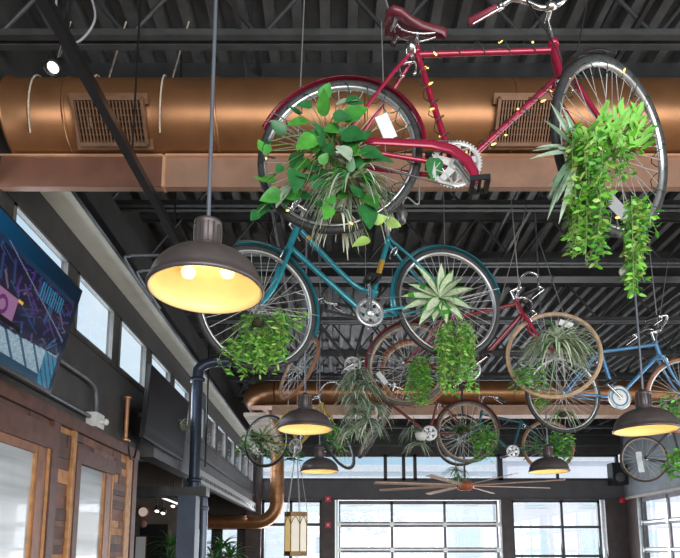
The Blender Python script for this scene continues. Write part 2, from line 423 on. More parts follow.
# building across the street: pale brick with windows
def brick_mat():
    m = bpy.data.materials.new('pale brick facade'); m.use_nodes = True; nt = m.node_tree; b = nt.nodes['Principled BSDF']; b.inputs['Roughness'].default_value = .9
    t = nt.nodes.new('ShaderNodeTexCoord'); mp = nt.nodes.new('ShaderNodeMapping'); mp.inputs['Rotation'].default_value = (R(90), 0, 0)
    br = nt.nodes.new('ShaderNodeTexBrick'); br.inputs['Color1'].default_value = (.97, .97, .98, 1); br.inputs['Color2'].default_value = (.88, .90, .94, 1)
    br.inputs['Mortar'].default_value = (.98, .98, .98, 1); br.inputs['Scale'].default_value = 1.0; br.inputs['Brick Width'].default_value = 1.1; br.inputs['Row Height'].default_value = .45
    br.inputs['Mortar Size'].default_value = .06
    nt.links.new(t.outputs['Object'], mp.inputs['Vector']); nt.links.new(mp.outputs[0], br.inputs['Vector']); nt.links.new(br.outputs[0], b.inputs['Base Color']); return m
def building(label, x0, x1, y, h, cols, rows, wm):
    b = thing('building', label, 'building', Vector(((x0 + x1) / 2, y, 0)))
    MB().box((x0, y, -.1), (x1, y + 6, h)).build('facade', wm, b)
    MB().box((x0 - .2, y - .25, h), (x1 + .2, y + 6, h + .4)).build('cornice', mat('pale stone', (.8, .78, .8), .8), b)
    wmb = mat('pale blue window glass', (.80, .88, .93), .4)
    for i in range(cols):
        for k in range(rows):
            cx = x0 + (i + .5) * (x1 - x0) / cols; cz = 1.2 + k * 3.0
            f = MB().box((cx - .7, y - .05, cz), (cx + .7, y + .02, cz + 1.7)).build('window', mat('white window surround', (.85, .85, .87), .7), b)
            MB().box((cx - .55, y - .08, cz + .15), (cx + .55, y - .04, cz + 1.55)).build('pane', wmb, f)
bm_ = brick_mat()
building('pale brick building outside behind the garage door', -9, 9, 34, 6.1, 6, 2, bm_)
building('pink stuccoed building outside behind the far right window', 10.5, 30, 36, 7.0, 6, 2, mat('pinkish stucco', (.95, .88, .91), .9, 0, .08, .6))

# ================================================================ TIMBER SCREEN ON THE LEFT
XW = -2.12
def timber():
    base = struct(MB().box((XL, 1.5, 0), (XL + .03, 6.42, ZH)).build('wall_timber', WD[2]))
    mb = MB(); k = 0
    def boards(y0, y1, z0, z1):
        z = z0
        while z < z1 - .01:
            h = min(rnd.choice([.05, .07, .09, .11]), z1 - z); y = y0
            while y < y1 - .01:
                w = min(rnd.uniform(.15, .6), y1 - y)
                if y1 - y - w < .06: w = y1 - y
                mb.box((XL + .028, y + .001, z + .001), (XW - rnd.uniform(.012, .03), y + w - .001, z + h - .001), rnd.choice([0, 0, 1, 2, 2, 3, 4])); y += w
            z += h
    boards(4.55, 4.80, .6, ZH - .1); boards(5.75, 6.12, .6, ZH - .1); boards(4.88, 5.75, E + .86, ZH - .1)
    boards(3.0, 4.45, E + .93, ZH - .06)
    mb.build('planks', WD, base)
    tm = MB()
    for (a, b, q) in ((4.815, 4.875, .0), (6.14, 6.28, -.01)): tm.box((XL, a, .4), (XW + q, b, ZH - .02))
    struct(tm.build('trim_1', ORANGE))
    d = MB()
    d.box((XL + .02, 2.6, ZH - .10), (XW + .015, 6.42, ZH)).box((XL + .02, 4.44, .4), (XW + .01, 4.55, ZH - .1)).box((XL + .02, 4.88, .4), (XW + .01, 4.965, E + .73)).box((XL + .02, 4.88, E + .73), (XW + .01, 5.75, E + .86))
    d.box((XL + .02, 2.8, E + .76), (XW + .01, 4.44, E + .93)).box((XL + .02, 6.3, .4), (XW, 6.42, ZH))
    struct(d.build('trim_2', darkwoodM))
    o1 = MB().box((XL + .02, 4.24, .4), (XW - .02, 4.27, E + .76)).box((XL + .02, 4.40, .4), (XW - .0, 4.43, E + .76)).box((XL + .02, 5.55, .4), (XW - .02, 5.58, E + .73)).box((XL + .02, 5.72, .4), (XW - .005, 5.75, E + .73))
    struct(o1.build('trim_3', ORANGE))
    d2 = MB().box((XL + .02, 4.27, .4), (XW - .01, 4.40, E + .76)).box((XL + .02, 5.58, .4), (XW - .01, 5.72, E + .73)).box((XL + .02, 2.8, E + .70), (XW - .01, 4.24, E + .76))
    struct(d2.build('trim_4', mat('reddish door frame', (.26, .11, .06), .45, 0, .3, 9, .3)))
    # frosted panes, standing in front of the boards
    fm = bpy.data.materials.new('frosted pane'); fm.use_nodes = True; nt = fm.node_tree; b = nt.nodes['Principled BSDF']
    t = nt.nodes.new('ShaderNodeTexCoord'); mp = nt.nodes.new('ShaderNodeMapping'); mp.inputs['Scale'].default_value = (1, .25, 4)
    n = nt.nodes.new('ShaderNodeTexNoise'); n.inputs['Scale'].default_value = 1.6; n.inputs['Detail'].default_value = 3
    r = nt.nodes.new('ShaderNodeValToRGB'); r.color_ramp.elements[0].position = .38; r.color_ramp.elements[0].color = (.33, .36, .38, 1)
    r.color_ramp.elements[1].position = .62; r.color_ramp.elements[1].color = (.60, .64, .66, 1)
    nt.links.new(t.outputs['Object'], mp.inputs['Vector']); nt.links.new(mp.outputs[0], n.inputs['Vector']); nt.links.new(n.outputs['Fac'], r.inputs['Fac'])
    nt.links.new(r.outputs['Color'], b.inputs['Base Color']); b.inputs['Roughness'].default_value = .22; b.inputs['Coat Weight'].default_value = .4
    for i, (a, c, zt) in enumerate(((2.9, 4.24, E + .70), (4.965, 5.55, E + .73))):
        struct(MB().box((XL + .03, a, .8), (XL + .045, c, zt)).build('window_%d' % (20 + i), fm))
timber()

# ================================================================ DUCTS
def duct_run(mb, path, r, n=40, seam=None):
    mb.tube(path, r, n)
D1Y, D1H, D1R = 3.62, E + 2.83, .255
d1 = thing('air_duct', 'long copper round air duct crossing the whole room behind the red bicycle', 'air duct', Vector((2.5, D1Y, D1H)))
mb = MB(); xs = [XL + .06, 8.0]
mb.lathe((XL + .10, D1Y, D1H), X_, [(0, .02), (D1R - .01, .02), (D1R, 0), (D1R + .012, 0), (D1R + .012, .02), (D1R, .02)] + [(D1R, x_) for x_ in (1, 2, 3, 5, 7, 9.95)], 64)
mb.build('duct_body', copperM, d1)
x = XL + .5
while x < 7.8:
    MB().lathe((x, D1Y, D1H), X_, [(D1R, -.012), (D1R + .007, -.006), (D1R + .007, .006), (D1R, .012)], 64).build('seam', copperM, d1); x += .95 if (int(x * 7) % 2) else .72
tr = MB(); ty = D1Y - .03
tz0, tz1 = E + 2.345, E + 2.555
tr.box((XL + .02, ty, tz0), (XR - .1, ty + .05, tz1))
tro = thing('duct_trough', 'brown copper coloured trough running under the near air duct', 'duct', Vector((2.5, ty, tz0)))
tr.build('trough_body', mat('lit copper trough', (.33, .19, .13), .5, .2, .14, 7), tro)  # lighter colour holds the light on the right length of the trough
MB().box((XL + .02, ty - .006, tz0), (-1.12, ty, tz1 - .002)).build('shaded_trough_panel', mat('shaded trough brown', (.17, .075, .048), .5, .2, .14, 7), tro)  # left piece coloured darker, the fall-off of light painted in
MB().box((XL + .02, ty - .02, tz1), (-1.12, ty + .06, tz1 + .012)).box((-1.10, ty - .025, tz1 - .004), (XR - .1, ty + .06, tz1 + .01)).box((-1.12, ty - .012, tz0 - .004), (-1.10, ty + .055, tz1 + .012)).build('lip', lipM, tro)
def duct_grille(x0, x1):
    dirv = Vector((0, -.80, -.60)); c = Vector(((x0 + x1) / 2, D1Y, D1H)) + dirv * (D1R - .02)
    up = Vector((0, -.60, .80)); g = []
    f = MB(); hh = .125; hw = (x1 - x0) / 2
    for s_ in (-1, 1):
        f.obox(c + dirv * .05 + up * hh * s_, X_, dirv, up, hw, .02, .011); f.obox(c + dirv * .05 + X_ * hw * s_, X_, dirv, up, .009, .02, hh)
        f.obox(c + dirv * .02 + up * hh * s_, X_, dirv, up, hw + .03, .006, .03)
    f.build('grille_frame', grilleM, d1)
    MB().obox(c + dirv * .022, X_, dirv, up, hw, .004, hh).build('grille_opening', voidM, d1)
    s2 = MB(); k = 0; n = 20
    for k in range(n): s2.obox(c + dirv * .045 + X_ * (-hw + (k + .5) * 2 * hw / n), X_, dirv, up, .004, .014, hh)
    for k in range(7): s2.obox(c + dirv * .04 + up * (-hh + (k + .5) * 2 * hh / 7), X_, dirv, up, hw, .008, .003)
    s2.build('grille_slats', grilleM, d1)
gx = lambda px: on_y(px, 130, D1Y - .2).x
duct_grille(gx(78), gx(146)); duct_grille(gx(496), gx(553))
for px in (25, 86, 155):
    st = MB(); c = Vector((on_y(px, 120, D1Y - .2).x, D1Y, D1H)); pts = []
    for k in range(15):
        a = R(80 + k * 12.5); pts.append(c + Vector((.05 * math.sin(k / 4.6), math.cos(a) * (D1R + .012), math.sin(a) * (D1R + .012))))
    pts = pts[:13]
    st.tube([pts[0] + Z_ * .55 + X_ * .12] + pts, .006, 5)
    tag(st.build('duct_strap', ropeM, origin=c), {25: 'thin pale strap round the near duct beside its open left end', 86: 'thin pale strap hanging across the left duct grille', 155: 'thin pale strap hanging right of the left duct grille'}[px], 'strap')
# small dents seams at duct bottom: fringe of ties along the trough
# far duct
F1Y, F1H, F1R = 10.5, E + 2.83, .22
d2 = thing('air_duct', 'copper round air duct at the far end that bends down beside the windows', 'air duct', Vector((2.5, F1Y, F1H)))
mb = MB(); mb.tube([(7.95, F1Y, F1H), (-1.05, F1Y, F1H)], F1R, 36)
mb.build('duct_body', copperM, d2)
el = MB(); pts = [Vector((-1.05, F1Y, F1H))]
for k in range(1, 9):
    a = R(90 * k / 8); pts.append(Vector((-1.05 - .42 * math.sin(a), F1Y + .42 * (1 - math.cos(a)), F1H)))
rr = [F1R] * 9
pts.append(Vector((-1.47, 14.9, F1H))); rr.append(.19)
for k in range(1, 7):
    a = R(90 * k / 6); pts.append(Vector((-1.47, 14.9 + .5 * math.sin(a), F1H - .5 * (1 - math.cos(a))))); rr.append(.18)
pts.append(Vector((-1.47, 15.4, E + 1.25))); rr.append(.18)
for k in range(1, 8):
    a = R(90 * k / 7); pts.append(Vector((-1.47 - .5 * (1 - math.cos(a)), 15.4, E + 1.25 - .5 * math.sin(a)))); rr.append(.175)
pts.append(Vector((-7.5, 15.4, E + .75))); rr.append(.17)
el.tube(pts, rr, 28); el.build('duct_elbow', copperM, d2)
for k in range(0, 5): MB().lathe((-1.47, 15.4, E + 1.25 + .2 * k), Z_, [(.18, -.01), (.19, 0), (.18, .01)], 28).build('seam', copperM, d2)
for k in range(0, 8): MB().lathe((.2 + k * 1.0, F1Y, F1H), X_, [(F1R, -.015), (F1R + .012, 0), (F1R, .015)], 36).build('seam', copperM, d2)
t2 = thing('duct_trough', 'tan trough running under the far air duct', 'duct', Vector((2.5, F1Y, E + 2.42)))
MB().box((-1.1, F1Y - .1, E + 2.40), (7.9, F1Y + .2, E + 2.56)).build('trough_body', mat('tan trough', (.42, .26, .18), .5, .1, .15, 7), t2)
MB().box((-1.5, F1Y - .12, E + 2.56), (7.9, F1Y + .2, E + 2.57)).build('lip', lipM, t2)
rg = MB().box((-1.68, 10.9, E + 2.50), (-1.26, 14.6, E + 2.56)); yy = 10.95
rgo = rg.build('grille_panel', mat('beige ribbed panel', (.72, .64, .56), .55), t2)
rs_ = MB()
while yy < 14.6: rs_.box((-1.67, yy, E + 2.485), (-1.27, yy + .05, E + 2.50)); yy += .13
rs_.build('ribs', mat('beige rib', (.5, .44, .38), .6), rgo)

# ================================================================ PIPES AND COLUMN ON THE LEFT
def pipe(label, pts, r, m=steelM, n=14, name='pipe', cat='pipe', flanges=()):
    P = bez(pts, 6) if len(pts) > 2 else [Vector(p) for p in pts]
    O = Vector(pts[-1]); mb = MB(); mb.tube(P, r, n); o = mb.build(name, m, origin=O); tag(o, label, cat)
    for f, ax in flanges: MB().lathe(f, ax, [(r, -.03), (r * 1.35, -.03), (r * 1.35, .03), (r, .03)], n).build('collar', m, o, origin=O)
    return o
bpM = mat('blue black pipe', (.04, .055, .085), .3, .3, .2, 9)
p0 = at(198, 372, 8.4); p1 = Vector((p0.x, p0.y, E + .86))
pipe('thick blue black vertical pipe with an elbow at its top beside the left windows',
     [p0 + Vector((.9, .1, .17)), p0 + Vector((.5, .05, .17)), p0 + Vector((.2, .02, .15)), p0 + Vector((.04, 0, .07)), p0 + Vector((0, 0, -.08)), (p0 + p1) / 2, p1], .075, bpM, flanges=((p1 + Z_ * .1, Z_), (p0 - Z_ * .12, Z_)))
q0 = at(204, 500, 8.6); q1 = Vector((q0.x, q0.y, 0))
pipe('slim blue grey drain pipe beside the square column', [q0 + Vector((-.95, 0, .07)), q0 + Vector((-.3, 0, .08)), q0 + Vector((-.06, 0, .05)), q0 + Vector((0, 0, -.1)), q1 + Z_ * 1.0, q1], .055, mat('blue grey pipe', (.16, .19, .25), .35, .3, .15, 9), flanges=((q0 - Z_ * .12, Z_),))
c0 = at(189, 500, 8.1)
box_s('column', (c0.x - .12, c0.y - .12, 0), (c0.x + .12, c0.y + .12, E + .74), mat('slate blue column', (.065, .085, .13), .5, 0, .15, 5), 'slate blue square column under the left beam')
box_s('beam_cross', (-3.6, c0.y - .1, E + .74), (c0.x + .25, c0.y + .12, E + .86), steelM)
box_s('beam_box', (XL, 6.7, ZH - .02), (XL + .16, 8.55, ZH + .42), mat('dark grey box beam', (.075, .075, .08), .45, 0, .2, 6))
w0 = at(172, 342, 9.2); pipe('slim black pipe with an elbow just left of the thick pipe', [w0 + Vector((.55, 0, .1)), w0 + Vector((.1, 0, .1)), w0 + Vector((0, 0, 0)), w0 - Z_ * .25, w0 - Z_ * .6], .045, steelM, flanges=((w0 - Z_ * .1, Z_),))
# thin rods near the pipe
pipe('thin black rod hanging right of the thick pipe', [Vector((at(209, 352, 8.7).x, at(209, 352, 8.7).y, DECK)), Vector((at(209, 352, 8.7).x, at(209, 352, 8.7).y, ZH + .1))], .014, blackM, 6, 'hanging_rod', 'rod')

# ================================================================ TRACK LIGHT
a, b = on_z(38, -12, E + 2.3), on_z(182, 250, E + 2.3)
tk = thing('light_track', 'black lighting track crossing in front of the copper duct at upper left', 'light track', (a + b) / 2)
MB().bar(a, b, .05, .05).build('track_rail', blackM, tk)
for t in (.12, .5, .9): q = lerp(a, b, t); MB().tube([q, Vector((q.x, q.y, DECK))], .006, 6).build('hanger', blackM, tk)
sp = at(54, 66, 3.05); jn = lerp(a, b, .17); jn = at(62, 42, 3.05)
sl_ = thing('spotlight', 'small lit black spotlight hanging at upper left', 'spotlight', sp)
dirn = (at(46, 76, 2.95) - at(60, 55, 3.1)).normalized()
MB().lathe(sp, dirn, [(0, -.08), (.02, -.08), (.024, -.03), (.036, .0), (.042, .03), (.036, .03), (.024, .01)], 24).build('spot_head', blackM, sl_)
MB().lathe(sp, dirn, [(0, .016), (.028, .018)], 24).build('spot_lamp', mat('spot glow', (1, .9, .7), .3, emit=(1, .84, .58), estr=2), sl_)
MB().tube([jn + Z_ * .25, jn, sp - dirn * .05], .008, 8).build('spot_arm', blackM, sl_)
MB().tube(bez([jn + Vector((.10, 0, .35)), jn + Vector((.16, 0, .14)), jn + Vector((.08, 0, .0)), jn + Vector((-.02, 0, .04)), jn + Vector((-.05, 0, .3))], 6), .006, 6).build('spot_cord', mat('grey cord', (.3, .3, .32), .5), sl_)

# ================================================================ TELEVISIONS
def tv(far_top, far_bot, L, label, bright):
    up = (far_top - far_bot).normalized(); H = (far_top - far_bot).length; n = up.cross(Y_).normalized()
    if n.x < 0: n = -n
    c = (far_top + far_bot) / 2 - Y_ * L / 2
    t = thing('television', label, 'television', Vector((XL, c.y, c.z)))
    MB().obox(c - n * .025, Y_, up, n, L / 2, H / 2, .022).build('tv_body', blackM, t)
    NX, NY = 208, 117; w, h = L - .03, H - .035; me = MB(); vs = []; o0 = c + n * .0005
    for j in range(NY + 1):
        for i in range(NX + 1): vs.append(o0 + Y_ * (-w / 2 + w * i / NX) + up * (-h / 2 + .005 + h * j / NY))
    me.add(vs, [(j * (NX + 1) + i, j * (NX + 1) + i + 1, (j + 1) * (NX + 1) + i + 1, (j + 1) * (NX + 1) + i) for j in range(NY) for i in range(NX)])
    m = bpy.data.materials.new('lit screen' if bright else 'dark screen'); m.use_nodes = True; nt = m.node_tree; bs = nt.nodes['Principled BSDF']
    bs.inputs['Specular IOR Level'].default_value = .5 if bright else .12
    bs.inputs['Base Color'].default_value = (.006, .006, .007, 1); bs.inputs['Roughness'].default_value = .12 if bright else .45
    vc = nt.nodes.new('ShaderNodeVertexColor'); vc.layer_name = 'picture'; nt.links.new(vc.outputs['Color'], bs.inputs['Emission Color'])
    bs.inputs['Emission Strength'].default_value = .75 if bright else .1
    s_ = me.build('screen', m, t); ca = s_.data.color_attributes.new('picture', 'FLOAT_COLOR', 'CORNER'); rr = random.Random(4 if bright else 9)
    # a night street scene: blue sky, purple bar fronts, a bright counter along the bottom
    segs = []
    for k in range(170): segs.append((rr.uniform(.0, 1), rr.uniform(.25, .85), rr.uniform(-1, 1), rr.uniform(.02, .11), rr.choice([(.045, .025, .16), (.07, .055, .18), (.02, .05, .15), (.015, .08, .18), (.13, .12, .18), (.008, .008, .03)])))
    cols = {}
    for j in range(NY):
        for i in range(NX):
            u, v = (i + .5) / NX, (j + .5) / NY
            if bright:
                cc = [.002 + .01 * v, .008 + .10 * max(0, v - .55), .02 + .20 * max(0, v - .5)]
                if .2 < v < .82 and u > .3:
                    cc = [.01, .009, .035]
                    for (su, sv, sa, sl2, scl) in segs:
                        du, dv = u - su, v - sv
                        if abs(du * .5 + dv * sa) < .0045 and abs(du) + abs(dv) < sl2: cc = list(scl)
                if abs(v - (.95 - .62 * (u - .2))) < .006 and u > .3: cc = [.16, .2, .32]
                if .1 < (u - .55) < .32 and .66 < v < .8 and int(u * 90) % 2: cc = [.02, .2, .35]
                if v < .2 + .12 * u and u > .25:
                    q = rr.random(); cc = [.16 + .25 * q, .28 + .25 * q, .38 + .2 * q] if (int(u * 40 + v * 22) % 5) else [.02, .08, .16]
                if .30 < u < .52 and .3 < v < .52: cc = [.32, .15, .30] if abs(math.hypot((u - .42) * 1.8, v - .41) - .06) > .015 else [.12, .02, .12]
                if v < .08: cc = [.01, .05, .10]
                if .52 < u < .56 and .50 < v < .53: cc = [.9, .5, .05]
                if u > .84 and v < .3: cc = [.02, .20, .32] if (int(u * 60 + v * 30) % 3) else [.02, .06, .16]
                if v > .86 or u > .965: cc = [.0, .012 + .09 * (1 - u) ** 2, .03 + .22 * (1 - u) ** 2]
            else:
                q = rr.random(); cc = [.02, .02, .03]
                if .1 < v < .5 and q > .75: cc = [.12, .12, .13]
                if .1 < v < .16 and q > .6: cc = [.3, .3, .25]
            cols[(j, i)] = cc
    arr = []
    for j in range(NY):
        for i in range(NX):
            for _ in range(4): arr += cols[(j, i)] + [1]
    ca.data.foreach_set('color', arr)
    MB().obox(Vector(((c.x + XL) / 2 - .02, c.y, c.z)), Y_, X_, Z_, .12, abs(c.x - XL) / 2 - .005, .14).build('wall_bracket', blackM, t)
    return t
ft = on_x(83, 291, -1.75); fb = on_x(53, 396, -1.92); fb.y = ft.y
tv(ft, fb, 1.36, 'large tilted television with a lit blue street scene at left', True)
tv(Vector((-1.92, 7.75, ft.z + .16)), Vector((-1.97, 7.75, fb.z + .12)), 1.65, 'dark tilted television beyond the white junction box', False)

# junction box with its conduits
jb = at(96, 421, 0); jb = on_x(96, 421, XL + .06); 
bx = thing('junction_box', 'white electrical junction box on the left wall above the timber screen', 'electrical box', jb)
MB().box((XL + .005, jb.y - .09, jb.z - .065), (XL + .10, jb.y + .09, jb.z + .065)).build('box_body', whiteM, bx)
MB().tube([(XL + .09, jb.y, jb.z - .01), (XL + .17, jb.y, jb.z - .01)], .02, 12).lathe((XL + .15, jb.y, jb.z - .01), X_, [(.02, -.01), (.03, -.01), (.03, .01), (.02, .01)], 12).build('box_nozzle', whiteM, bx)
cdM = mat('grey conduit', (.16, .17, .19), .4, .3, .15, 10)
pipe('grey conduit curving up from the junction box behind the lit television', [Vector((XL + .04, jb.y + .02, jb.z + .05)), Vector((XL + .04, jb.y + .02, jb.z + .2)), Vector((XL + .04, jb.y - .1, jb.z + .32)), Vector((XL + .04, jb.y - .7, jb.z + .33)), Vector((XL + .04, jb.y - 2.0, jb.z + .33))], .02, cdM, 8, 'conduit', 'conduit')
pipe('straight grey conduit along the wall towards the junction box', [Vector((XL + .04, 1.8, jb.z + .02)), Vector((XL + .04, jb.y - .1, jb.z + .02))], .018, cdM, 8, 'conduit', 'conduit')
for i, (pts_, lb) in enumerate(((((148, 255), (130, 256), (127, 262), (152, 300)), 'thin grey bent conduit left of the large lamp, upper of two'), (((156, 270), (142, 271), (139, 276), (160, 308)), 'thin grey bent conduit left of the large lamp, lower of two'))):
    q = [on_z(x, y, E + 2.62) for x, y in pts_]; pipe(lb, [q[0] + X_ * 1.2, q[0], q[1], q[2], q[3]], .012, cdM, 8, 'conduit', 'conduit')
# copper bracket with small black panel
cb = on_x(125, 425, XL + .05)
ck = thing('copper_bracket', 'copper pipe bracket with a small black panel beyond the junction box', 'bracket', cb)
MB().tube([cb + Vector((.02, -.02, .27)), cb + Vector((.02, -.02, -.14))], .022, 10).lathe(cb + Vector((.02, -.02, .27)), Z_, [(.022, 0), (.04, 0), (.04, .02), (0, .02)], 12).lathe(cb + Vector((.02, -.02, -.14)), Z_, [(.03, 0), (.05, -.03), (0, -.04)], 12).build('bracket_pipe', mat('copper pipe', (.62, .30, .16), .35, .6, .2, 12), ck)
MB().box((XL + .01, cb.y + .08, cb.z - .05), (XL + .06, cb.y + .28, cb.z + .22)).build('bracket_panel', blackM, ck)
MB().tube(bez([cb + Vector((.03, .1, -.02)), cb + Vector((.05, .0, -.16)), cb + Vector((.05, .06, -.33)), cb + Vector((.05, .2, -.30)), cb + Vector((.05, .28, -.1))], 6), .008, 6).build('bracket_cable', blackM, ck)

# ================================================================ INNER ROOM DETAILS
def small(name, label, cat, mb, m, O): return tag(mb.build(name, m, origin=O), label, cat)
ca_, cb2 = at(150, 493, 9.2), at(181, 505, 9.2)
small('light_tube', 'white fluorescent light tube inside the inner room behind the column', 'light', MB().bar(ca_, cb2, .05, .03), mat('tube glow', (.9, .9, .95), .4, emit=(.9, .93, 1), estr=1.2), ca_)
for i, (px, py) in enumerate(((157, 511), (163, 513), (173, 506))):
    c = at(px, py, 9.3); t = thing('track_spot', ['small lit track spot left of its neighbours in the inner room', 'small lit track spot between its two neighbours in the inner room', 'small lit track spot nearest the square column in the inner room'][i], 'spotlight', c)
    MB().lathe(c, Vector((0, .5, .8)), [(0, 0), (.035, 0), (.05, .03), (.03, .1), (0, .1)], 14).tube([c + Z_ * .05, c + Z_ * .4], .01, 6).build('spot_head', blackM, t)
    MB().lathe(c, Vector((0, -.5, -.8)), [(0, .006), (.032, .006)], 14).build('spot_lamp', mat('pink spot glow', (1, .8, .7), .3, emit=(1, .70, .55), estr=5), t)
c = on_y(143.5, 512, 9.94)
ov = thing('oval_sign', 'oval lit red rimmed sign on the inner room wall', 'sign', c)
MB().lathe(c, -Y_, [(0, .02), (.10, .02), (.10, 0)], 24).build('sign_rim', mat('red rim', (.5, .08, .05), .4), ov).scale = (1, 1, 1)
MB().lathe(c - Y_ * .022, -Y_, [(0, .004), (.075, .004)], 24).build('sign_face', mat('sign face glow', (.9, .85, .8), .4, emit=(1, .85, .7), estr=.25), ov)
c = on_y(143.5, 524, 9.94)
small('round_sign', 'small round sign below the oval lit sign', 'sign', MB().lathe(c, -Y_, [(0, .02), (.055, .02), (.06, 0)], 20), mat('pale pink enamel', (.4, .2, .16), .5), c)
c = on_y(141, 546, 9.96)
pw = thing('poster', 'white framed poster on the inner room wall below the signs', 'poster', c)
MB().box((c.x - .10, c.y - .02, c.z - .22), (c.x + .10, c.y + .03, c.z + .17)).build('poster_frame', darkwoodM, pw)
MB().box((c.x - .08, c.y - .025, c.z - .20), (c.x + .08, c.y - .02, c.z + .15)).build('poster_sheet', tagM, pw)

# ================================================================ PENDANT LAMPS
def pendant(px, py, D, label):
    c = at(px, py, D); t = thing('pendant_lamp', label, 'pendant lamp', c, 'bronze dome pendant lamps'); r = .2
    prof = [(r, 0), (r + .006, .004), (r + .006, .014), (r - .004, .02)]
    for k in range(1, 13):
        a = R(90 * k / 12 * .88); prof.append(((r - .004) * math.cos(a) ** .9, .02 + .135 * math.sin(a)))
    prof += [(.05, .157), (.056, .16), (.058, .168), (.046, .172)]
    MB().lathe(c, Z_, prof, 56).build('lamp_shade', lampM, t)
    inn = [(r - .002, .001)] + [((r - .010) * math.cos(R(90 * k / 10 * .98)), .004 + .118 * math.sin(R(90 * k / 10 * .98))) for k in range(0, 11)] + [(0, .123)]
    MB().lathe(c, Z_, inn, 56).build('reflector', lampinM, t)
    nk = MB().lathe(c, Z_, [(.044, .17), (.044, .245), (.05, .25), (.05, .262), (.03, .272), (.012, .285), (0, .285)], 32)
    for k in range(14):
        a = 2 * PI * k / 14; d = Vector((math.cos(a), math.sin(a), 0)); nk.obox(c + d * .046 + Z_ * .21, d, Z_.cross(d), Z_, .005, .003, .036)
    nk.build('neck', lampM, t)
    MB().tube([c + Z_ * .28, Vector((c.x, c.y, DECK - .01))], .0075, 8).build('rod', rodM, t)
    bl = MB()
    for dx in (-.07, .07):
        MB().lathe(c + Vector((dx, 0.02, .085)), Z_, [(0, -.022), (.02, -.018), (.027, 0), (.02, .014), (.012, .02), (.012, .04), (0, .04)], 16).build('bulb', bulbM, t)
    l = bpy.data.lights.new('bulb_light', 'POINT'); l.energy = 1.0; l.color = (1, .78, .45); l.shadow_soft_size = .05
    lo = bpy.data.objects.new('bulb_light', l); lo.location = Vector((0, 0, .015)); lo.parent = t; COL.objects.link(lo)
    return t
L0 = pendant(206, 292, 2.12, 'large bronze dome pendant lamp hanging in front of the teal bicycle wheel')
dup(L0, at(305, 430, 4.44), 'bronze dome pendant lamp hanging in front of the yellow bicycle')
dup(L0, at(319.5, 472, 6.3), 'smallest bronze pendant lamp, just below the one before the yellow bicycle')
dup(L0, at(549, 472, 6.15), 'bronze dome pendant lamp hanging below the dark teal bicycle wheel')
dup(L0, at(646, 431, 4.0), 'bronze dome pendant lamp hanging below the light blue bicycle fork')

# ================================================================ CEILING FAN AND LANTERN
fc = at(465, 486, 9.0)
fn = thing('ceiling_fan', 'ceiling fan with rust orange hub and pale copper blades below the bicycles', 'ceiling fan', fc)
cpB = mat('pale copper blade', (.78, .55, .45), .5, .2, .15, 9); orM = mat('rust orange hub', (.62, .16, .07), .45, .2, .2, 12)
MB().lathe(fc, Z_, [(0, -.07), (.09, -.06), (.14, -.01), (.14, .03), (.07, .07), (.03, .1), (0, .1)], 28).build('hub', orM, fn)
MB().tube([fc + Z_ * .1, Vector((fc.x, fc.y, DECK))], .015, 10).build('rod', steelM, fn)
for k in range(8):
    a = R(14 + 45 * k); d = Vector((math.cos(a), math.sin(a), 0)); s_ = Z_.cross(d); Lb = 1.42
    m_ = MB(); w0, w1 = .03, .042
    tl = Z_ * .018
    P = [fc + d * .12 - s_ * w0, fc + d * .12 + s_ * w0 + tl, fc + d * Lb + s_ * w1 + tl, fc + d * Lb - s_ * w1]
    m_.prism(P, Z_, .012); m_.build('blade', cpB, fn)
lc = at(296, 534, 9.0)
ln = thing('hanging_lantern', 'octagonal amber glass lantern hanging before the left back window', 'lantern', lc)
amb = mat('amber glass', (.85, .62, .28), .4, emit=(1, .68, .25), estr=.35); pgl = mat('pale pearl glass', (.85, .80, .70), .4, emit=(1, .9, .7), estr=.3)
brM = mat('antique brass', (.22, .13, .06), .4, .6, .2, 20); rl = .175; hl = .29
fr = MB()
for z, hh in ((hl, .035), (-hl, .035)):
    ring = [lc + Vector((math.cos(R(22.5 + 45 * k)) * rl * 1.06, math.sin(R(22.5 + 45 * k)) * rl * 1.06, z)) for k in range(8)]
    fr.prism(ring, Z_, hh * 2)
for k in range(8):
    a = R(22.5 + 45 * k); q = lc + Vector((math.cos(a) * rl, math.sin(a) * rl, 0)); fr.tube([q - Z_ * hl, q + Z_ * hl], .009, 6)
    a2 = R(22.5 + 45 * (k + 1)); q2 = lc + Vector((math.cos(a2) * rl, math.sin(a2) * rl, 0))
    fr.tube([lerp(q, q2, t) * 1.0 + Z_ * (hl - .16 + .12 * math.sin(PI * t)) + (lerp(q, q2, t) - lc).normalized() * .004 for t in [i / 8 for i in range(9)]], .006, 5)
fr.build('lantern_frame', brM, ln)
for k in range(8):
    a = R(22.5 + 45 * k); a2 = a + R(45); q = lc + Vector((math.cos(a) * rl * .98, math.sin(a) * rl * .98, 0)); q2 = lc + Vector((math.cos(a2) * rl * .98, math.sin(a2) * rl * .98, 0))
    MB().prism([q - Z_ * hl, q2 - Z_ * hl, q2 + Z_ * hl, q + Z_ * hl], ((q + q2) / 2 - lc).normalized(), .006).build('glass_panel', amb if k in (3, 4, 5) and k != 5 else pgl, ln)
ch = MB()
for k in range(5):
    a = R(72 * k); ch.tube([lc + Vector((math.cos(a) * rl, math.sin(a) * rl, hl)), lc + Z_ * (hl + 1.1)], .005, 5)
ch.tube([lc + Z_ * (hl + 1.1), Vector((lc.x, lc.y, DECK))], .006, 6); ch.build('chain', cableM, ln)
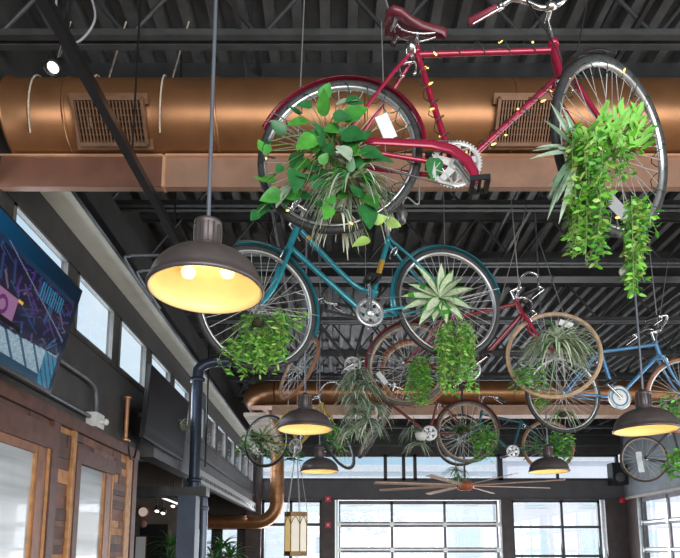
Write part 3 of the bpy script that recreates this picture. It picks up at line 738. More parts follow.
# fire alarm boxes on the pillar
for i, (py, lb) in enumerate(((499, 'red alarm box at the top of the pillar left of the garage door'), (525, 'red alarm box lower on the pillar left of the garage door'))):
    c = on_y(328, py, YB - .07); t = thing('alarm_box', lb, 'alarm', c)
    MB().box((c.x - .075, c.y - .04, c.z - .08), (c.x + .075, c.y + .02, c.z + .08)).build('alarm_body', mat('alarm red', (.65, .03, .06), .4), t)
    MB().box((c.x - .03, c.y - .05, c.z - .03), (c.x + .03, c.y - .04, c.z + .03)).build('alarm_lens', mat('pink lens', (.8, .45, .5), .3), t)
for (px, py, lb) in ((622, 500, 'red alarm light on the corner pillar beside the flange'), ):
    c = on_y(px, py, YB - .07); small('alarm_light', lb, 'alarm', MB().lathe(c, -Y_, [(.09, 0), (.08, .05), (0, .07)], 18), mat('alarm red', (.65, .03, .06), .4), c)
c = on_y(618, 474, YB - .2)
spk = thing('loudspeaker', 'black loudspeaker mounted high at the right back corner', 'speaker', c)
MB().box((c.x - .2, c.y - .12, c.z - .3), (c.x + .2, c.y + .2, c.z + .3)).build('speaker_body', blackM, spk)
MB().lathe(c + Vector((0, -.121, -.1)), -Y_, [(.13, 0), (.12, .01), (.05, -.0), (0, .01)], 20).build('speaker_cone', mat('speaker grey', (.12, .12, .12), .5), spk)

# ================================================================ BICYCLES
def ring_pts(C, e, g, r, n, a0=0, a1=360):
    full = (a1 - a0) == 360; m = n if full else n + 1
    return [C + (e * math.cos(R(a0 + (a1 - a0) * k / n)) + g * math.sin(R(a0 + (a1 - a0) * k / n))) * r for k in range(m)]
def wheel(root, name, C, n, Rw, tyre, rimm, sp=36, tr=.017, detail=True):
    n = n.normalized(); e = Z_.cross(n).normalized(); g = n.cross(e).normalized()
    N = 56 if detail else 40
    rim = MB(); Rr = Rw - tr * 2.0
    prof = [(Rr - .002, -.012), (Rr + .004, -.014), (Rr + .004, .014), (Rr - .002, .012), (Rr - .010, .005), (Rr - .010, -.005), (Rr - .002, -.012)]
    rim.lathe(C, n, prof, N, e1=e)
    o = rim.build(name, rimm, root)
    ty = MB(); ty.tube(ring_pts(C, e, g, Rw - tr, N), tr, 10, closed=True, up=n); ty.build('tyre', tyre, o)
    s = MB(); r_ = .0014 if detail else .0018
    for k in range(sp):
        side = 1 if k % 2 else -1; a = 2 * PI * k / sp; off = (1 if (k // 2) % 2 else -1) * R(65)
        h = C + n * (.028 * side) + (e * math.cos(a + off) + g * math.sin(a + off)) * .02
        s.tube([h, C + (e * math.cos(a) + g * math.sin(a)) * (Rr - .008)], r_, 4, cap=False)
    s.build('spokes', mat('spoke steel', (.62, .62, .6), .35, .3, .1, 30), o)
    MB().lathe(C, n, [(0, -.06), (.006, -.06), (.006, -.04), (.024, -.034), (.024, -.028), (.012, -.026), (.012, .026), (.024, .028), (.024, .034), (.006, .04), (.006, .06), (0, .06)], 16).build('hub', aluM, o)
    return o, e, g
def mudguard(root, name, C, n, Rw, a0, a1, m, flip=False, w=.026, stays=None, stm=None):
    e = Z_.cross(n).normalized(); g = n.cross(e).normalized()
    mb = MB(); N = 26; cols = 7; vs = []
    for i in range(N + 1):
        a = R(a0 + (a1 - a0) * i / N); rad = e * math.cos(a) + g * math.sin(a)
        for t, th in ((0, 0), (1, .0025)):
            for k in range(cols):
                b = -1 + 2 * k / (cols - 1); vs.append(C + n * (w * b) + rad * (Rw + .020 - .018 * b * b + th))
    S = cols * 2; fs = []
    for i in range(N):
        for k in range(cols - 1):
            fs.append((i * S + k, i * S + k + 1, (i + 1) * S + k + 1, (i + 1) * S + k)); fs.append((i * S + cols + k, (i + 1) * S + cols + k, (i + 1) * S + cols + k + 1, i * S + cols + k + 1))
        for q in (0, cols - 1): fs.append((i * S + q, (i + 1) * S + q, (i + 1) * S + cols + q, i * S + cols + q))
    mb.add(vs, fs, 0, True); o = mb.build(name, m, root)
    if stays:
        st = MB()
        for a in stays:
            for sd in (-1, 1):
                st.tube([C + n * .05 * sd, C + n * w * sd + (e * math.cos(R(a)) + g * math.sin(R(a))) * (Rw + .008)], .0025, 6)
        st.build('stay', stm or aluM, o)
    return o
def saddle(root, c, d, n, m, L=.27, w=.085):
    up = n.cross(d); up = up if up.z > 0 else -up
    mb = MB(); secs = []
    prof = [(-.5, .55, -.01), (-.46, .85, .008), (-.38, 1, .018), (-.25, .9, .018), (-.1, .55, .01), (.1, .34, .004), (.3, .26, .004), (.44, .22, .004), (.5, .12, -.004)]
    vs = []; K = 12
    for (t, ww, z) in prof:
        for k in range(K):
            a = 2 * PI * k / K; x = math.cos(a) * w * ww; zz = math.sin(a)
            zz = zz * .014 if zz > 0 else zz * (.014 + .035 * abs(math.cos(a)))
            vs.append(c + d * (L * t) + n * x + up * (z + zz - .018 * (x / w) ** 2))
    fs = []
    for i in range(len(prof) - 1):
        for k in range(K): fs.append((i * K + k, i * K + (k + 1) % K, (i + 1) * K + (k + 1) % K, (i + 1) * K + k))
    fs.append(tuple(range(K - 1, -1, -1))); fs.append(tuple((len(prof) - 1) * K + k for k in range(K)))
    mb.add(vs, fs, 0, True); o = mb.build('saddle', m, root)
    rl_ = MB()
    for s_ in (-1, 1):
        rl_.tube(bez([c + d * L * .4 + up * -.01 + n * .008 * s_, c + d * L * .1 - up * .045 + n * .02 * s_, c - d * L * .2 - up * .045 + n * .025 * s_, c - d * L * .4 - up * .0 + n * .04 * s_], 5), .0035, 6)
        rl_.lathe(c - d * L * .32 - up * .05 + n * .04 * s_, up, [(.013, -.02), (.013, .02)], 10)
    rl_.build('saddle_rails', chromeM, o)
    return o
def crankset(root, C, n, e, r, m, ang, off=.05, L=.165, holes=5, pedalM=blackM, arms=(1, -1)):
    g = n.cross(e); Cc = C + n * off; mb = MB()
    mb.lathe(Cc, n, [(r - .018, -.002), (r - .002, -.002), (r, 0), (r - .002, .002), (r - .018, .002), (r - .018, -.002)], 40)
    for k in range(44):
        a = 2 * PI * k / 44; q = e * math.cos(a) + g * math.sin(a); mb.obox(Cc + q * r, q, n.cross(q), n, .004, .003, .0015)
    for k in range(holes):
        a = 2 * PI * k / holes + ang; q = e * math.cos(a) + g * math.sin(a); t = n.cross(q)
        mb.prism([Cc + q * .02 + t * .017, Cc + q * (r - .012) + t * .012, Cc + q * (r - .012) - t * .012, Cc + q * .02 - t * .017], n, .004)
        for s_ in (-1, 1):
            a3 = a + s_ * PI / holes; q3 = e * math.cos(a3) + g * math.sin(a3)
            mb.bar(Cc + q * (r * .55), Cc + q3 * (r - .014), .003, .010, n)
    mb.lathe(Cc, n, [(0, .012), (.022, .012), (.026, .002), (.026, -.004), (0, -.004)], 20)
    o = mb.build('crankset', m, root)
    for s_ in arms:
        a = ang if s_ == 1 else ang + PI
        q = e * math.cos(a) + g * math.sin(a); base = C + n * (off + .015) * s_; tip = base + q * L + n * .01 * s_
        MB().tube([base, lerp(base, tip, .3), tip], [.014, .010, .011], 8).build('crank_arm', chromeM, o)
        pd = tip + n * .05 * s_; pm_ = MB(); pe = Vector((e.x, e.y, 0)).normalized()
        for q2 in (-1, 1): pm_.obox(pd + pe * .028 * q2, n, pe, Z_, .045, .009, .012)
        pm_.tube([tip, pd + n * .045 * s_], .006, 8); pm_.obox(pd + n * .045, n, pe, Z_, .004, .034, .010); pm_.obox(pd - n * .045, n, pe, Z_, .004, .034, .010)
        pm_.build('pedal', pedalM, o)
    MB().tube([C - n * .045, C + n * .05], .018, 14).build('bottom_bracket', m, root)
    return o
def bike(name, label, rear, front, J, paint, steer=0, tyreR=rubM, tyreF=None, rimm=aluM, step=False, mudR=None, mudF=None, bars='swept', barm=chromeM, gripM=blackM,
         seat=None, saddleM=blackM, ring=.09, ringM=aluM, crank=0.6, guard=None, guardM=None, detail=True, tr=.017, rw=.34, chain=True, decal=False, rack=False, fork=None, armset=(1, -1), barscale=1.0, Rf=None, sp=36, wf=None, trf=None, baraz=None, stemh=.09, disc=False, tk_=1.0):
    Rc = at(*rear); Fc = at(*front); u = (Fc - Rc).normalized(); n = u.cross(Z_).normalized()
    if n.dot(Rc - CAM) > 0: n = -n
    pl = lambda px, py, off=0: on_plane(px, py, Rc + n * off, n)
    P = {k: pl(*v) for k, v in J.items()}
    bb, st, ht, hb = P['bb'], P['st'], P['ht'], P['hb']
    root = thing(name, label, 'bicycle', Vector((bb.x, bb.y, min(Rc.z, Fc.z) - rw)), 'bicycles hung from the ceiling')
    tR = .014 if True else 0
    fr = MB(); w1 = .0165 * tk_
    fr.tube([bb, st], .0155 * tk_, 12); fr.tube([bb, lerp(hb, ht, .12)], w1, 12)
    if step: fr.tube(bez([P['tt0'], P['ttm'], P['tt1']], 8), w1 * .92, 12)
    else: fr.tube([lerp(bb, st, .96), lerp(hb, ht, .82)], .0145 * tk_, 12)
    ax = (ht - hb).normalized()
    fr.tube([hb - ax * .0, ht + ax * .0], .019, 14)
    for q in (hb, ht): fr.lathe(q, ax, [(.019, -.012), (.023, -.01), (.023, .01), (.019, .012)], 14)
    fr.lathe(st, (st - bb).normalized(), [(.0155, -.02), (.019, -.018), (.019, .016), (.0155, .018)], 12)
    for s_ in (-1, 1):
        A = Rc + n * .062 * s_
        fr.tube([bb + n * .03 * s_, lerp(bb, Rc, .25) + n * .045 * s_, A], [.010, .010, .008], 8)
        fr.tube([st + n * .018 * s_, lerp(st, Rc, .3) + n * .045 * s_, A], [.008, .0085, .007], 8)
        fr.lathe(A, n, [(0, -.004), (.018, -.004), (.018, .004), (0, .004)], 10)
    fr.build('frame', paint, root)
    if decal:
        MB().tube([lerp(bb, st, .48), lerp(bb, st, .72)], .0163, 12, cap=False).tube([lerp(P['tt0'], P['ttm'], .12), lerp(P['tt0'], P['ttm'], .17)], .0165, 12).build('decal', goldM, root)
    # steered front end
    rot = Matrix.Rotation(R(steer), 3, ax); nf = (rot @ n).normalized(); wn_ = nf
    fwd = (Fc - hb); fwd = (fwd - nf * fwd.dot(nf)); 
    fk = MB()
    crown = hb - ax * .02
    fa = Fc
    wn2 = (nf - (Fc - crown).normalized() * nf.dot((Fc - crown).normalized())).normalized()
    if wf: wn2 = nf = wn_ = Vector((math.sin(R(wf[0])), -math.cos(R(wf[0])), -wf[1])).normalized()
    for s_ in (-1, 1):
        a0 = crown + wn2 * .05 * s_; a3 = fa + wn2 * .052 * s_
        mid = lerp(a0, a3, .62) - (u - ax * u.dot(ax)).normalized() * .02
        fk.tube(bez([a0, mid, a3], 6), [.0135 - .0065 * (i / 12) for i in range(13)], 8)
    fk.tube([crown - wn2 * .05, crown, crown + wn2 * .05], .017, 8); fk.tube([crown, hb], .02, 10)
    fk.build('fork', fork or paint, root)
    wheel(root, 'rear_wheel', Rc, n, rw, tyreR, rimm, sp if detail else 24, tr, detail)
    wF, ef, gf = wheel(root, 'front_wheel', Fc, wn2, Rf or rw, tyreF or tyreR, rimm, sp if detail else 24, trf or tr, detail)
    if mudR: mudguard(root, 'rear_mudguard', Rc, n, rw, mudR[0], mudR[1], mudR[3] if len(mudR) > 3 else paint, stays=mudR[2])
    if mudF: mudguard(root, 'front_mudguard', Fc, wn2, Rf or rw, mudF[0], mudF[1], mudF[3] if len(mudF) > 3 else paint, stays=mudF[2])
    # handlebars
    f2 = (u - ax * u.dot(ax)).normalized(); f2 = (rot @ f2).normalized()
    if baraz is not None: f2 = Vector((math.cos(R(baraz)), math.sin(R(baraz)), 0)); f2 = (f2 - ax * f2.dot(ax)).normalized(); nf = ax.cross(f2)
    sp_ = nf; k = barscale
    s0 = ht + ax * stemh * k; s1 = s0 + f2 * .06 * k
    MB().tube([ht, s0], .011, 10).tube([s0 - f2 * .012, s1], .012, 10).lathe(s1, sp_, [(0, -.022), (.018, -.022), (.018, .022), (0, .022)], 12).build('stem', chromeM, root)
    hb_ = MB(); gp = []; lv = []
    for s_ in (-1, 1):
        if bars == 'swept': q = [s1, s1 + sp_ * .05 * s_, s1 + sp_ * .13 * s_ + ax * .05 + f2 * .03, s1 + sp_ * .21 * s_ + ax * .075 + f2 * .0, s1 + sp_ * .27 * s_ + ax * .07 - f2 * .09, s1 + sp_ * .30 * s_ + ax * .055 - f2 * .22]
        elif bars == 'wide': q = [s1, s1 + sp_ * .04 * s_ + ax * .004, s1 + sp_ * .09 * s_ + ax * .045, s1 + sp_ * .14 * s_ + ax * .07, s1 + sp_ * .19 * s_ + ax * .06 - f2 * .01, s1 + sp_ * .32 * s_ + ax * .045 - f2 * .04]
        elif bars == 'drop': q = [s1, s1 + sp_ * .15 * s_, s1 + sp_ * .20 * s_ + f2 * .05, s1 + sp_ * .2 * s_ + f2 * .10 - ax * .06, s1 + sp_ * .2 * s_ + f2 * .05 - ax * .14, s1 + sp_ * .2 * s_ - f2 * .06 - ax * .15]
        else: q = [s1, s1 + sp_ * .1 * s_, s1 + sp_ * .2 * s_ + ax * .02, s1 + sp_ * .24 * s_ + ax * .02 - f2 * .02, s1 + sp_ * .3 * s_ + ax * .02 - f2 * .04]
        q = [s1 + (p - s1) * k for p in q]
        c_ = bez(q, 6); hb_.tube(c_, .0105, 10)
        gp.append((s_, q)); 
    hbo = hb_.build('handlebar', barm, root)
    for s_, q in gp:
        d = (q[-1] - q[-2]); d = d.normalized(); g0 = q[-1] - d * .12 * k
        MB().tube([g0, q[-1] - d * .005, q[-1]], [.016, .017, .012], 12).build('grip', gripM, hbo)
        l0 = g0 - d * .015; dn = (-ax * .6 + f2 * .5).normalized()
        lm = MB().tube(bez([l0, l0 + dn * .035, l0 + dn * .05 + d * .05, l0 + dn * .07 + d * .13], 4), [.006] * 9 + [.004] * 4, 6)
        lm.lathe(l0, d, [(.0105, -.012), (.016, -.012), (.016, .012), (.0105, .012)], 10); lm.build('brake_lever', chromeM, hbo)
    # seat post, saddle
    if seat:
        sc = pl(seat[0], seat[1]); dse = (pl(seat[2], seat[3]) - sc).normalized()
        MB().tube([st, sc - Z_ * .03], .0125, 10).build('seat_post', chromeM, root)
        saddle(root, sc, dse, n, saddleM)
    crankset(root, bb, n, u, ring, ringM, crank, arms=armset, pedalM=blackM)
    if disc:
        MB().lathe(bb + n * .053, n, [(.02, .004), (ring * .55, .004), (ring * .6, .0), (ring * .86, .0), (ring * .88, .003)], 36).build('chainring_guard', whiteM, root)
        MB().lathe(bb + n * .058, n, [(ring * .62, 0), (ring * .70, .001), (ring * .74, 0)], 36).build('chainring_stripe', blueM, root)
    if chain:
        cc = bb + n * .05; rc = Rc + n * .05; cm = MB(); v = n.cross(u); v = v if v.z > 0 else -v
        cm.tube([cc + v * ring, rc + v * .035], .0035, 4).tube([cc - v * ring, rc - v * .035], .0035, 4); cm.build('chain', dustM, root)
        MB().lathe(rc, n, [(0, -.003), (.036, -.003), (.036, .003), (0, .003)], 20).build('sprocket', aluM, root)
    if guard:
        MB().tube([pl(x, y, .072) for (x, y) in guard[0]], [g / FPX * (Rc - CAM).length * .9 for g in guard[1]], 10, flat=(.35, 1), up=n).build('chain_guard', guardM or paint, root)
    # brakes and cables
    for q in (crown + f2 * .03, lerp(st, Rc, .12) ):
        br = MB()
        for s_ in (-1, 1): br.tube(bez([q, q + nf * .035 * s_ - ax * .01, q + nf * .03 * s_ - ax * .055, q + nf * .02 * s_ - ax * .06], 4), .006, 6)
        br.build('brake_caliper', chromeM, root)
    cbm = MB(); q = gp[0][1]
    for s_, q in gp: cbm.tube(bez([q[3], q[3] + ax * .0 + f2 * .09 - ax * .05, hb + f2 * .12 + nf * .03 * s_, crown + f2 * .03 + nf * .02 * s_], 6), .0028, 6)
    cbm.build('brake_cable', blackM, root)
    return root, dict(R=Rc, F=Fc, n=n, u=u, nf=wn2, pl=pl, P=P, ax=ax, f2=f2, s1=s1, e=ef, g=gf)

# --- red bicycle
A, a_ = bike('bicycle', 'crimson red bicycle wrapped in string lights, nearest the camera', (338.5, 156, 2.53), (613, 148, 2.37),
    dict(bb=(455, 172), st=(416, 50), ht=(553, 44), hb=(561, 80)), redM, steer=38, wf=(30, .12), baraz=-97, stemh=.12, tk_=.84, seat=(417, 27, 447, 33), saddleM=leathM,
    mudR=(3, 153, (143, 150), redM), bars='wide', gripM=mat('burgundy grip', (.25, .03, .06), .5), ring=.10, crank=-1.0, ringM=mat('bright alloy', (.75, .75, .74), .3, .4, .1, 30),
    mudF=(98, 138, (), blkpM), sp=36, guard=([(366, 141), (395, 142), (432, 144), (452, 149), (467, 160), (474, 172), (477, 184)], [3.5, 4, 4.5, 5, 5, 4.5, 3]), armset=(1, -1), rw=.352)
if True:
    # rear mudguard angle convention depends on the wheel basis, see mudguard(); lamp and lens parts on this bicycle
    lampo = a_['pl'](412, 50, .02)
    MB().lathe(a_['pl'](411, 49, .03), a_['n'], [(0, .03), (.02, .025), (.026, 0), (.02, -.03), (0, -.035)], 16).build('rear_lamp', chromeM, A)
def spoke_tag(root, px, py, P, n, w, h, ang, m=tagM, nm='spoke_tag'):
    c = on_plane(px, py, P + n * .03, n); e = Z_.cross(n).normalized(); g = n.cross(e); a = R(ang)
    ex = e * math.cos(a) + g * math.sin(a); ey = n.cross(ex); return MB().obox(c, ex, ey, n, w / 2, h / 2, .001).build(nm, m, root)
spoke_tag(A, 386, 127, a_['R'], a_['n'], .055, .12, 20)
silver = mat('silver reflector tag', (.6, .62, .64), .3, .5)
spoke_tag(A, 621, 211, a_['F'], a_['nf'], .16, .06, -20, silver)

# --- teal step-through
B, b_ = bike('bicycle', 'teal step-through bicycle facing left below the red one', (448, 303, 3.52), (258, 308, 3.2),
    dict(bb=(367, 316), st=(388, 240), ht=(299, 223), hb=(288, 250), tt0=(301, 231), ttm=(352, 283), tt1=(377, 293)), tealM, steer=12, step=True,
    tyreR=rubM, rimm=aluM, mudR=(14, 200, (20,), tealM), mudF=(-16, 112, (2,), tealM), bars='swept', ring=.078, crank=-1.65, armset=(1,), decal=True, seat=None, rw=.34)
# --- maroon bicycle
Cb, c_ = bike('bicycle', 'maroon bicycle with a tan front tyre behind the teal one', (408, 364, 4.75), (553.5, 355, 4.4),
    dict(bb=(470, 372), st=(446, 318), ht=(516, 301), hb=(523, 316)), maroM, steer=8, tyreR=dustM, tyreF=tanM, rimm=rustM, bars='drop', ring=.085, seat=None,
    mudR=(60, 195, (160,), maroM), trf=.011, detail=True, fork=mat('bright crimson fork', (.42, .02, .06), .3, .2, coat=.6))
spoke_tag(Cb, 382, 378, c_['R'], c_['n'], .04, .12, 35)
spoke_tag(Cb, 566, 324, c_['F'], c_['nf'], .10, .045, -25)
# --- light blue bicycle
Dd, d_ = bike('bicycle', 'light blue bicycle with a large chainring at right', (563, 394, 5.1), (685, 396, 5.25),
    dict(bb=(616, 399), st=(600, 350), ht=(655, 342), hb=(660, 356)), blueM, steer=-14, tyreR=rubM, tyreF=brnTyM, rimm=aluM, bars='swept', ring=.105, crank=2.4, detail=True, ringM=aluM, armset=(1,), disc=True)
# --- black bicycle with the narrow wheel
Gb, g_ = bike('bicycle', 'black bicycle with a brown tyre, half hidden behind the teal front wheel', (414, 374, 5.9), (299, 369, 5.8),
    dict(bb=(352, 366), st=(366, 318), ht=(322, 306), hb=(318, 326)), blkpM, steer=-66, tyreR=brnTyM, rimm=rustM, bars='flat', detail=False, ring=.08, mudR=(30, 150, (), mat('brown orange mudguard', (.38, .13, .06), .45)))
# --- red brown bicycle
Eb, e_ = bike('bicycle', 'red brown bicycle whose rear wheel carries a green fern, above the ceiling fan', (467.5, 432, 6.45), (374, 431, 6.5),
    dict(bb=(429, 434), st=(438, 401), ht=(392, 392), hb=(388, 404)), brownM, steer=-78, tyreR=dustM, rimm=rustM, bars='drop', detail=False, ring=.08, mudR=(5, 175, (), brownM))
# --- yellow bicycle
Fb, f_ = bike('bicycle', 'mustard yellow bicycle behind the pendant lamps', (266.5, 441, 7.6), (338, 444, 7.1),
    dict(bb=(297.5, 447), st=(288, 412), ht=(322, 404), hb=(327, 416)), yelM, steer=-92, tyreR=rubM, rimm=aluM, bars='swept', detail=False, ring=.095, crank=-1.5)
# --- dark teal bicycle
Hb, h_ = bike('bicycle', 'dark teal bicycle behind the lamp before the back windows, with a tan tyred wheel', (548, 446, 7.7), (460, 440, 7.75),
    dict(bb=(512, 452), st=(521, 421), ht=(482, 412), hb=(479, 424)), dtealM, steer=15, tyreR=brnTyM, tyreF=rubM, rimm=rustM, bars='swept', detail=False, ring=.08)
# --- black bicycle at far right
Ib, i_ = bike('bicycle', 'black bicycle under the right pendant lamp, with a plain white tag in its wheel', (644, 459, 8.7), (722, 454, 8.6),
    dict(bb=(682, 464), st=(672, 428), ht=(703, 424), hb=(707, 438)), blkpM, steer=0, tyreR=rubM, rimm=rustM, bars='flat', detail=False, ring=.085, chain=True)
spoke_tag(Ib, 640, 462, i_['R'], i_['n'], .08, .3, 5, silver)

# string lights around the red bicycle
def string_lights():
    pl = a_['pl']; P = a_['P']
    root = thing('string_lights', 'string of warm mini lights wound around the red bicycle', 'string lights', P['bb'])
    def wind(A_, B_, turns, r=.024):
        d = (B_ - A_).normalized(); x = d.orthogonal().normalized(); y = d.cross(x); N = int(turns * 10); out = []
        for k in range(N + 1):
            t = k / N; a = 2 * PI * turns * t; out.append(lerp(A_, B_, t) + (x * math.cos(a) + y * math.sin(a)) * (r + .008 * rnd.random()))
        return out
    st, bb, ht, hb = P['st'], P['bb'], P['ht'], P['hb']; paths = []
    paths.append(wind(lerp(st, ht, .05) - Z_ * .01, lerp(st, ht, .95) - Z_ * .01, 5)); paths.append(wind(hb, lerp(hb, bb, .93), 8)); paths.append(wind(lerp(st, bb, .08), lerp(st, bb, .75), 5))
    e = Z_.cross(a_['n']).normalized(); g = a_['n'].cross(e); C = a_['R']
    paths.append([C + (e * math.cos(t) + g * math.sin(t)) * (.305 + .03 * math.sin(t * 22)) + a_['n'] * (.03 * math.cos(t * 22)) for t in [i * PI * 2 / 150 for i in range(150)]])
    e2 = Z_.cross(a_['nf']).normalized(); g2 = a_['nf'].cross(e2); C2 = a_['F']
    paths.append([C2 + (e2 * math.cos(t) + g2 * math.sin(t)) * (.305 + .03 * math.sin(t * 20)) + a_['nf'] * (.03 * math.cos(t * 20)) for t in [i * PI * 2 / 150 for i in range(150)]])
    w = MB()
    for p in paths: w.tube(p, .0022, 5)
    w.build('wire', wireM, root)
    for pi_, p in enumerate(paths):
        n_ = (4, 6, 4, 7, 6)[pi_]
        for k in range(n_):
            c = p[int((k + .5) * len(p) / n_)]; d = Vector((rnd.uniform(-1, 1), -.6, rnd.uniform(-1, .3))).normalized()
            MB().lathe(c, d, [(0, 0), (.0035, .002), (.0045, .010), (.003, .018), (0, .024)], 8).build('mini_bulb', miniM, root)
string_lights()

# cables holding the bicycles
def cable(label, p, top=None, r=.004, hook=False):
    q = top or Vector((p.x + rnd.uniform(-.05, .05), p.y, E + 3.22))
    tag(MB().tube([q, p], r, 6).build('hanging_cable', cableM, origin=p), label, 'cable')
cable('steel cable holding the red bicycle by its saddle', a_['pl'](395, 32), a_['pl'](380, -20) , .004)
cable('steel cable holding the red bicycle by its handlebar', a_['s1'], a_['s1'] + Vector((.05, .1, .9)))
for (z, nm) in ((b_, 'teal'), (c_, 'maroon'), (d_, 'light blue'), (e_, 'red brown'), (f_, 'yellow'), (h_, 'dark teal'), (g_, 'half hidden black')):
    cable('steel cable holding the %s bicycle by its handlebar' % nm, z['s1'])
    if nm in ('teal', 'maroon', 'red brown', 'yellow', 'half hidden black'): cable('steel cable holding the %s bicycle at its seat tube' % nm, z['P']['st'])
cable('steel cable holding the tan tyred wheel of the maroon bicycle', on_plane(563, 312, c_['F'], c_['n']), at(538, 238, 5.2))
cable('steel cable holding the light blue bicycle beside the hanging vine', at(655, 348, 5.2), at(668, 262, 6.0))
cable('steel cable slanting to the left of the maroon fork', at(502, 295, 4.5), at(527, 205, 4.9))
# old bicycle lamp hanging between red and teal bicycles
c = b_['pl'](402, 216)
bl_ = thing('bicycle_lamp', 'small dark bicycle lamp with clamp hanging above the teal seat tube', 'bicycle lamp', c)
MB().lathe(c, Z_, [(0, -.05), (.02, -.045), (.024, -.02), (.034, .01), (.03, .03), (.012, .05), (.01, .07), (0, .07)], 18).build('lamp_housing', mat('dusty steel', (.2, .2, .2), .35, .7), bl_)
MB().tube(bez([c + Z_ * .06, c + Vector((.03, 0, .12)), c + Vector((.1, 0, .08)), c + Vector((.1, 0, .3)), c + Vector((.1, 0, .5))], 6), .005, 6).build('lamp_hook', cableM, bl_)
MB().lathe(b_['pl'](388, 222), Z_, [(0, -.06), (.018, -.055), (.02, 0), (.03, .01), (.03, .03), (.012, .05), (0, .06)], 14).tube([b_['pl'](388, 222), b_['P']['st']], .012, 8).build('seat_post', aluM, B)
# round medallion hanging from the vine
c = at(624, 272, 2.1)
small('round_medallion', 'small white round medallion beside the long green vine', 'ornament', MB().lathe(c, Vector((0, -1, -.2)), [(0, .004), (.014, .004), (.018, 0), (.014, -.004), (0, -.004)], 20), whiteM, c)

# ================================================================ PLANTS
def rdir(s=1.0): return Vector((rnd.uniform(-1, 1), rnd.uniform(-1, 1), rnd.uniform(-1, 1) * s)).normalized()
def plant_thing(label, c, cat='plant', name='hanging_plant'): return thing(name, label, cat, c)
def strands(lf, stm_, tops, D, jit, leaf, w, mats_n, step=.018, sway=.02, spread=1.0, droop=.3):
    # tops: list of (px, py_top, py_bottom)
    for (px, p0, p1) in tops:
        dd = rnd.uniform(-jit, jit); a = at(px, p0, D + dd); b = at(px + rnd.uniform(-4, 4), p1, D + dd * .6); L = (b - a).length
        mid = lerp(a, b, .5) + Vector((rnd.uniform(-sway, sway), rnd.uniform(-sway, sway), 0)); P = bez([a, mid, b], 6); stm_.tube(P, .0016, 4)
        n_ = max(3, int(L / step))
        for k in range(n_):
            t = (k + rnd.random()) / n_; i = min(int(t * (len(P) - 1)), len(P) - 2); q = lerp(P[i], P[i + 1], t * (len(P) - 1) - i)
            az = rnd.uniform(0, 2 * PI); d = Vector((math.cos(az) * spread, math.sin(az) * spread, rnd.uniform(-.7, .35))).normalized()
            lf.leaf(q, d, (Z_ * .6 + rdir() * .7), leaf * rnd.uniform(.7, 1.25), w * rnd.uniform(.8, 1.2), rnd.choice(mats_n), droop=droop, seg=3)
def spider(lf, c, n, L, w, mset, fwd=.5, up=.6, droop=1.6, seg=7, az0=0, az1=360):
    for k in range(n):
        az = R(rnd.uniform(az0, az1)); el = rnd.uniform(.0, up)
        d = Vector((math.cos(az), math.sin(az) * fwd, el)).normalized(); l = L * rnd.uniform(.6, 1.1); p = Vector(c) + rdir() * .015; side = d.cross(Z_).normalized()
        o = len(lf.v); dd = d.copy()
        for i in range(seg + 1):
            ww = w * .5 * (1 - (i / seg) ** 2.5) + .0006; lf.v += [p - side * ww + Z_ * ww * .4, p.copy(), p + side * ww + Z_ * ww * .4]
            dd = (dd + Vector((0, 0, -droop * rnd.uniform(.7, 1.2) / seg))).normalized(); p = p + dd * l / seg
        mi = rnd.choice(mset)
        for i in range(seg):
            a = o + i * 3; lf.f += [[a, a + 1, a + 4, a + 3], [a + 1, a + 2, a + 5, a + 4]]; lf.m += [mi, mi]; lf.sm += [True, True]
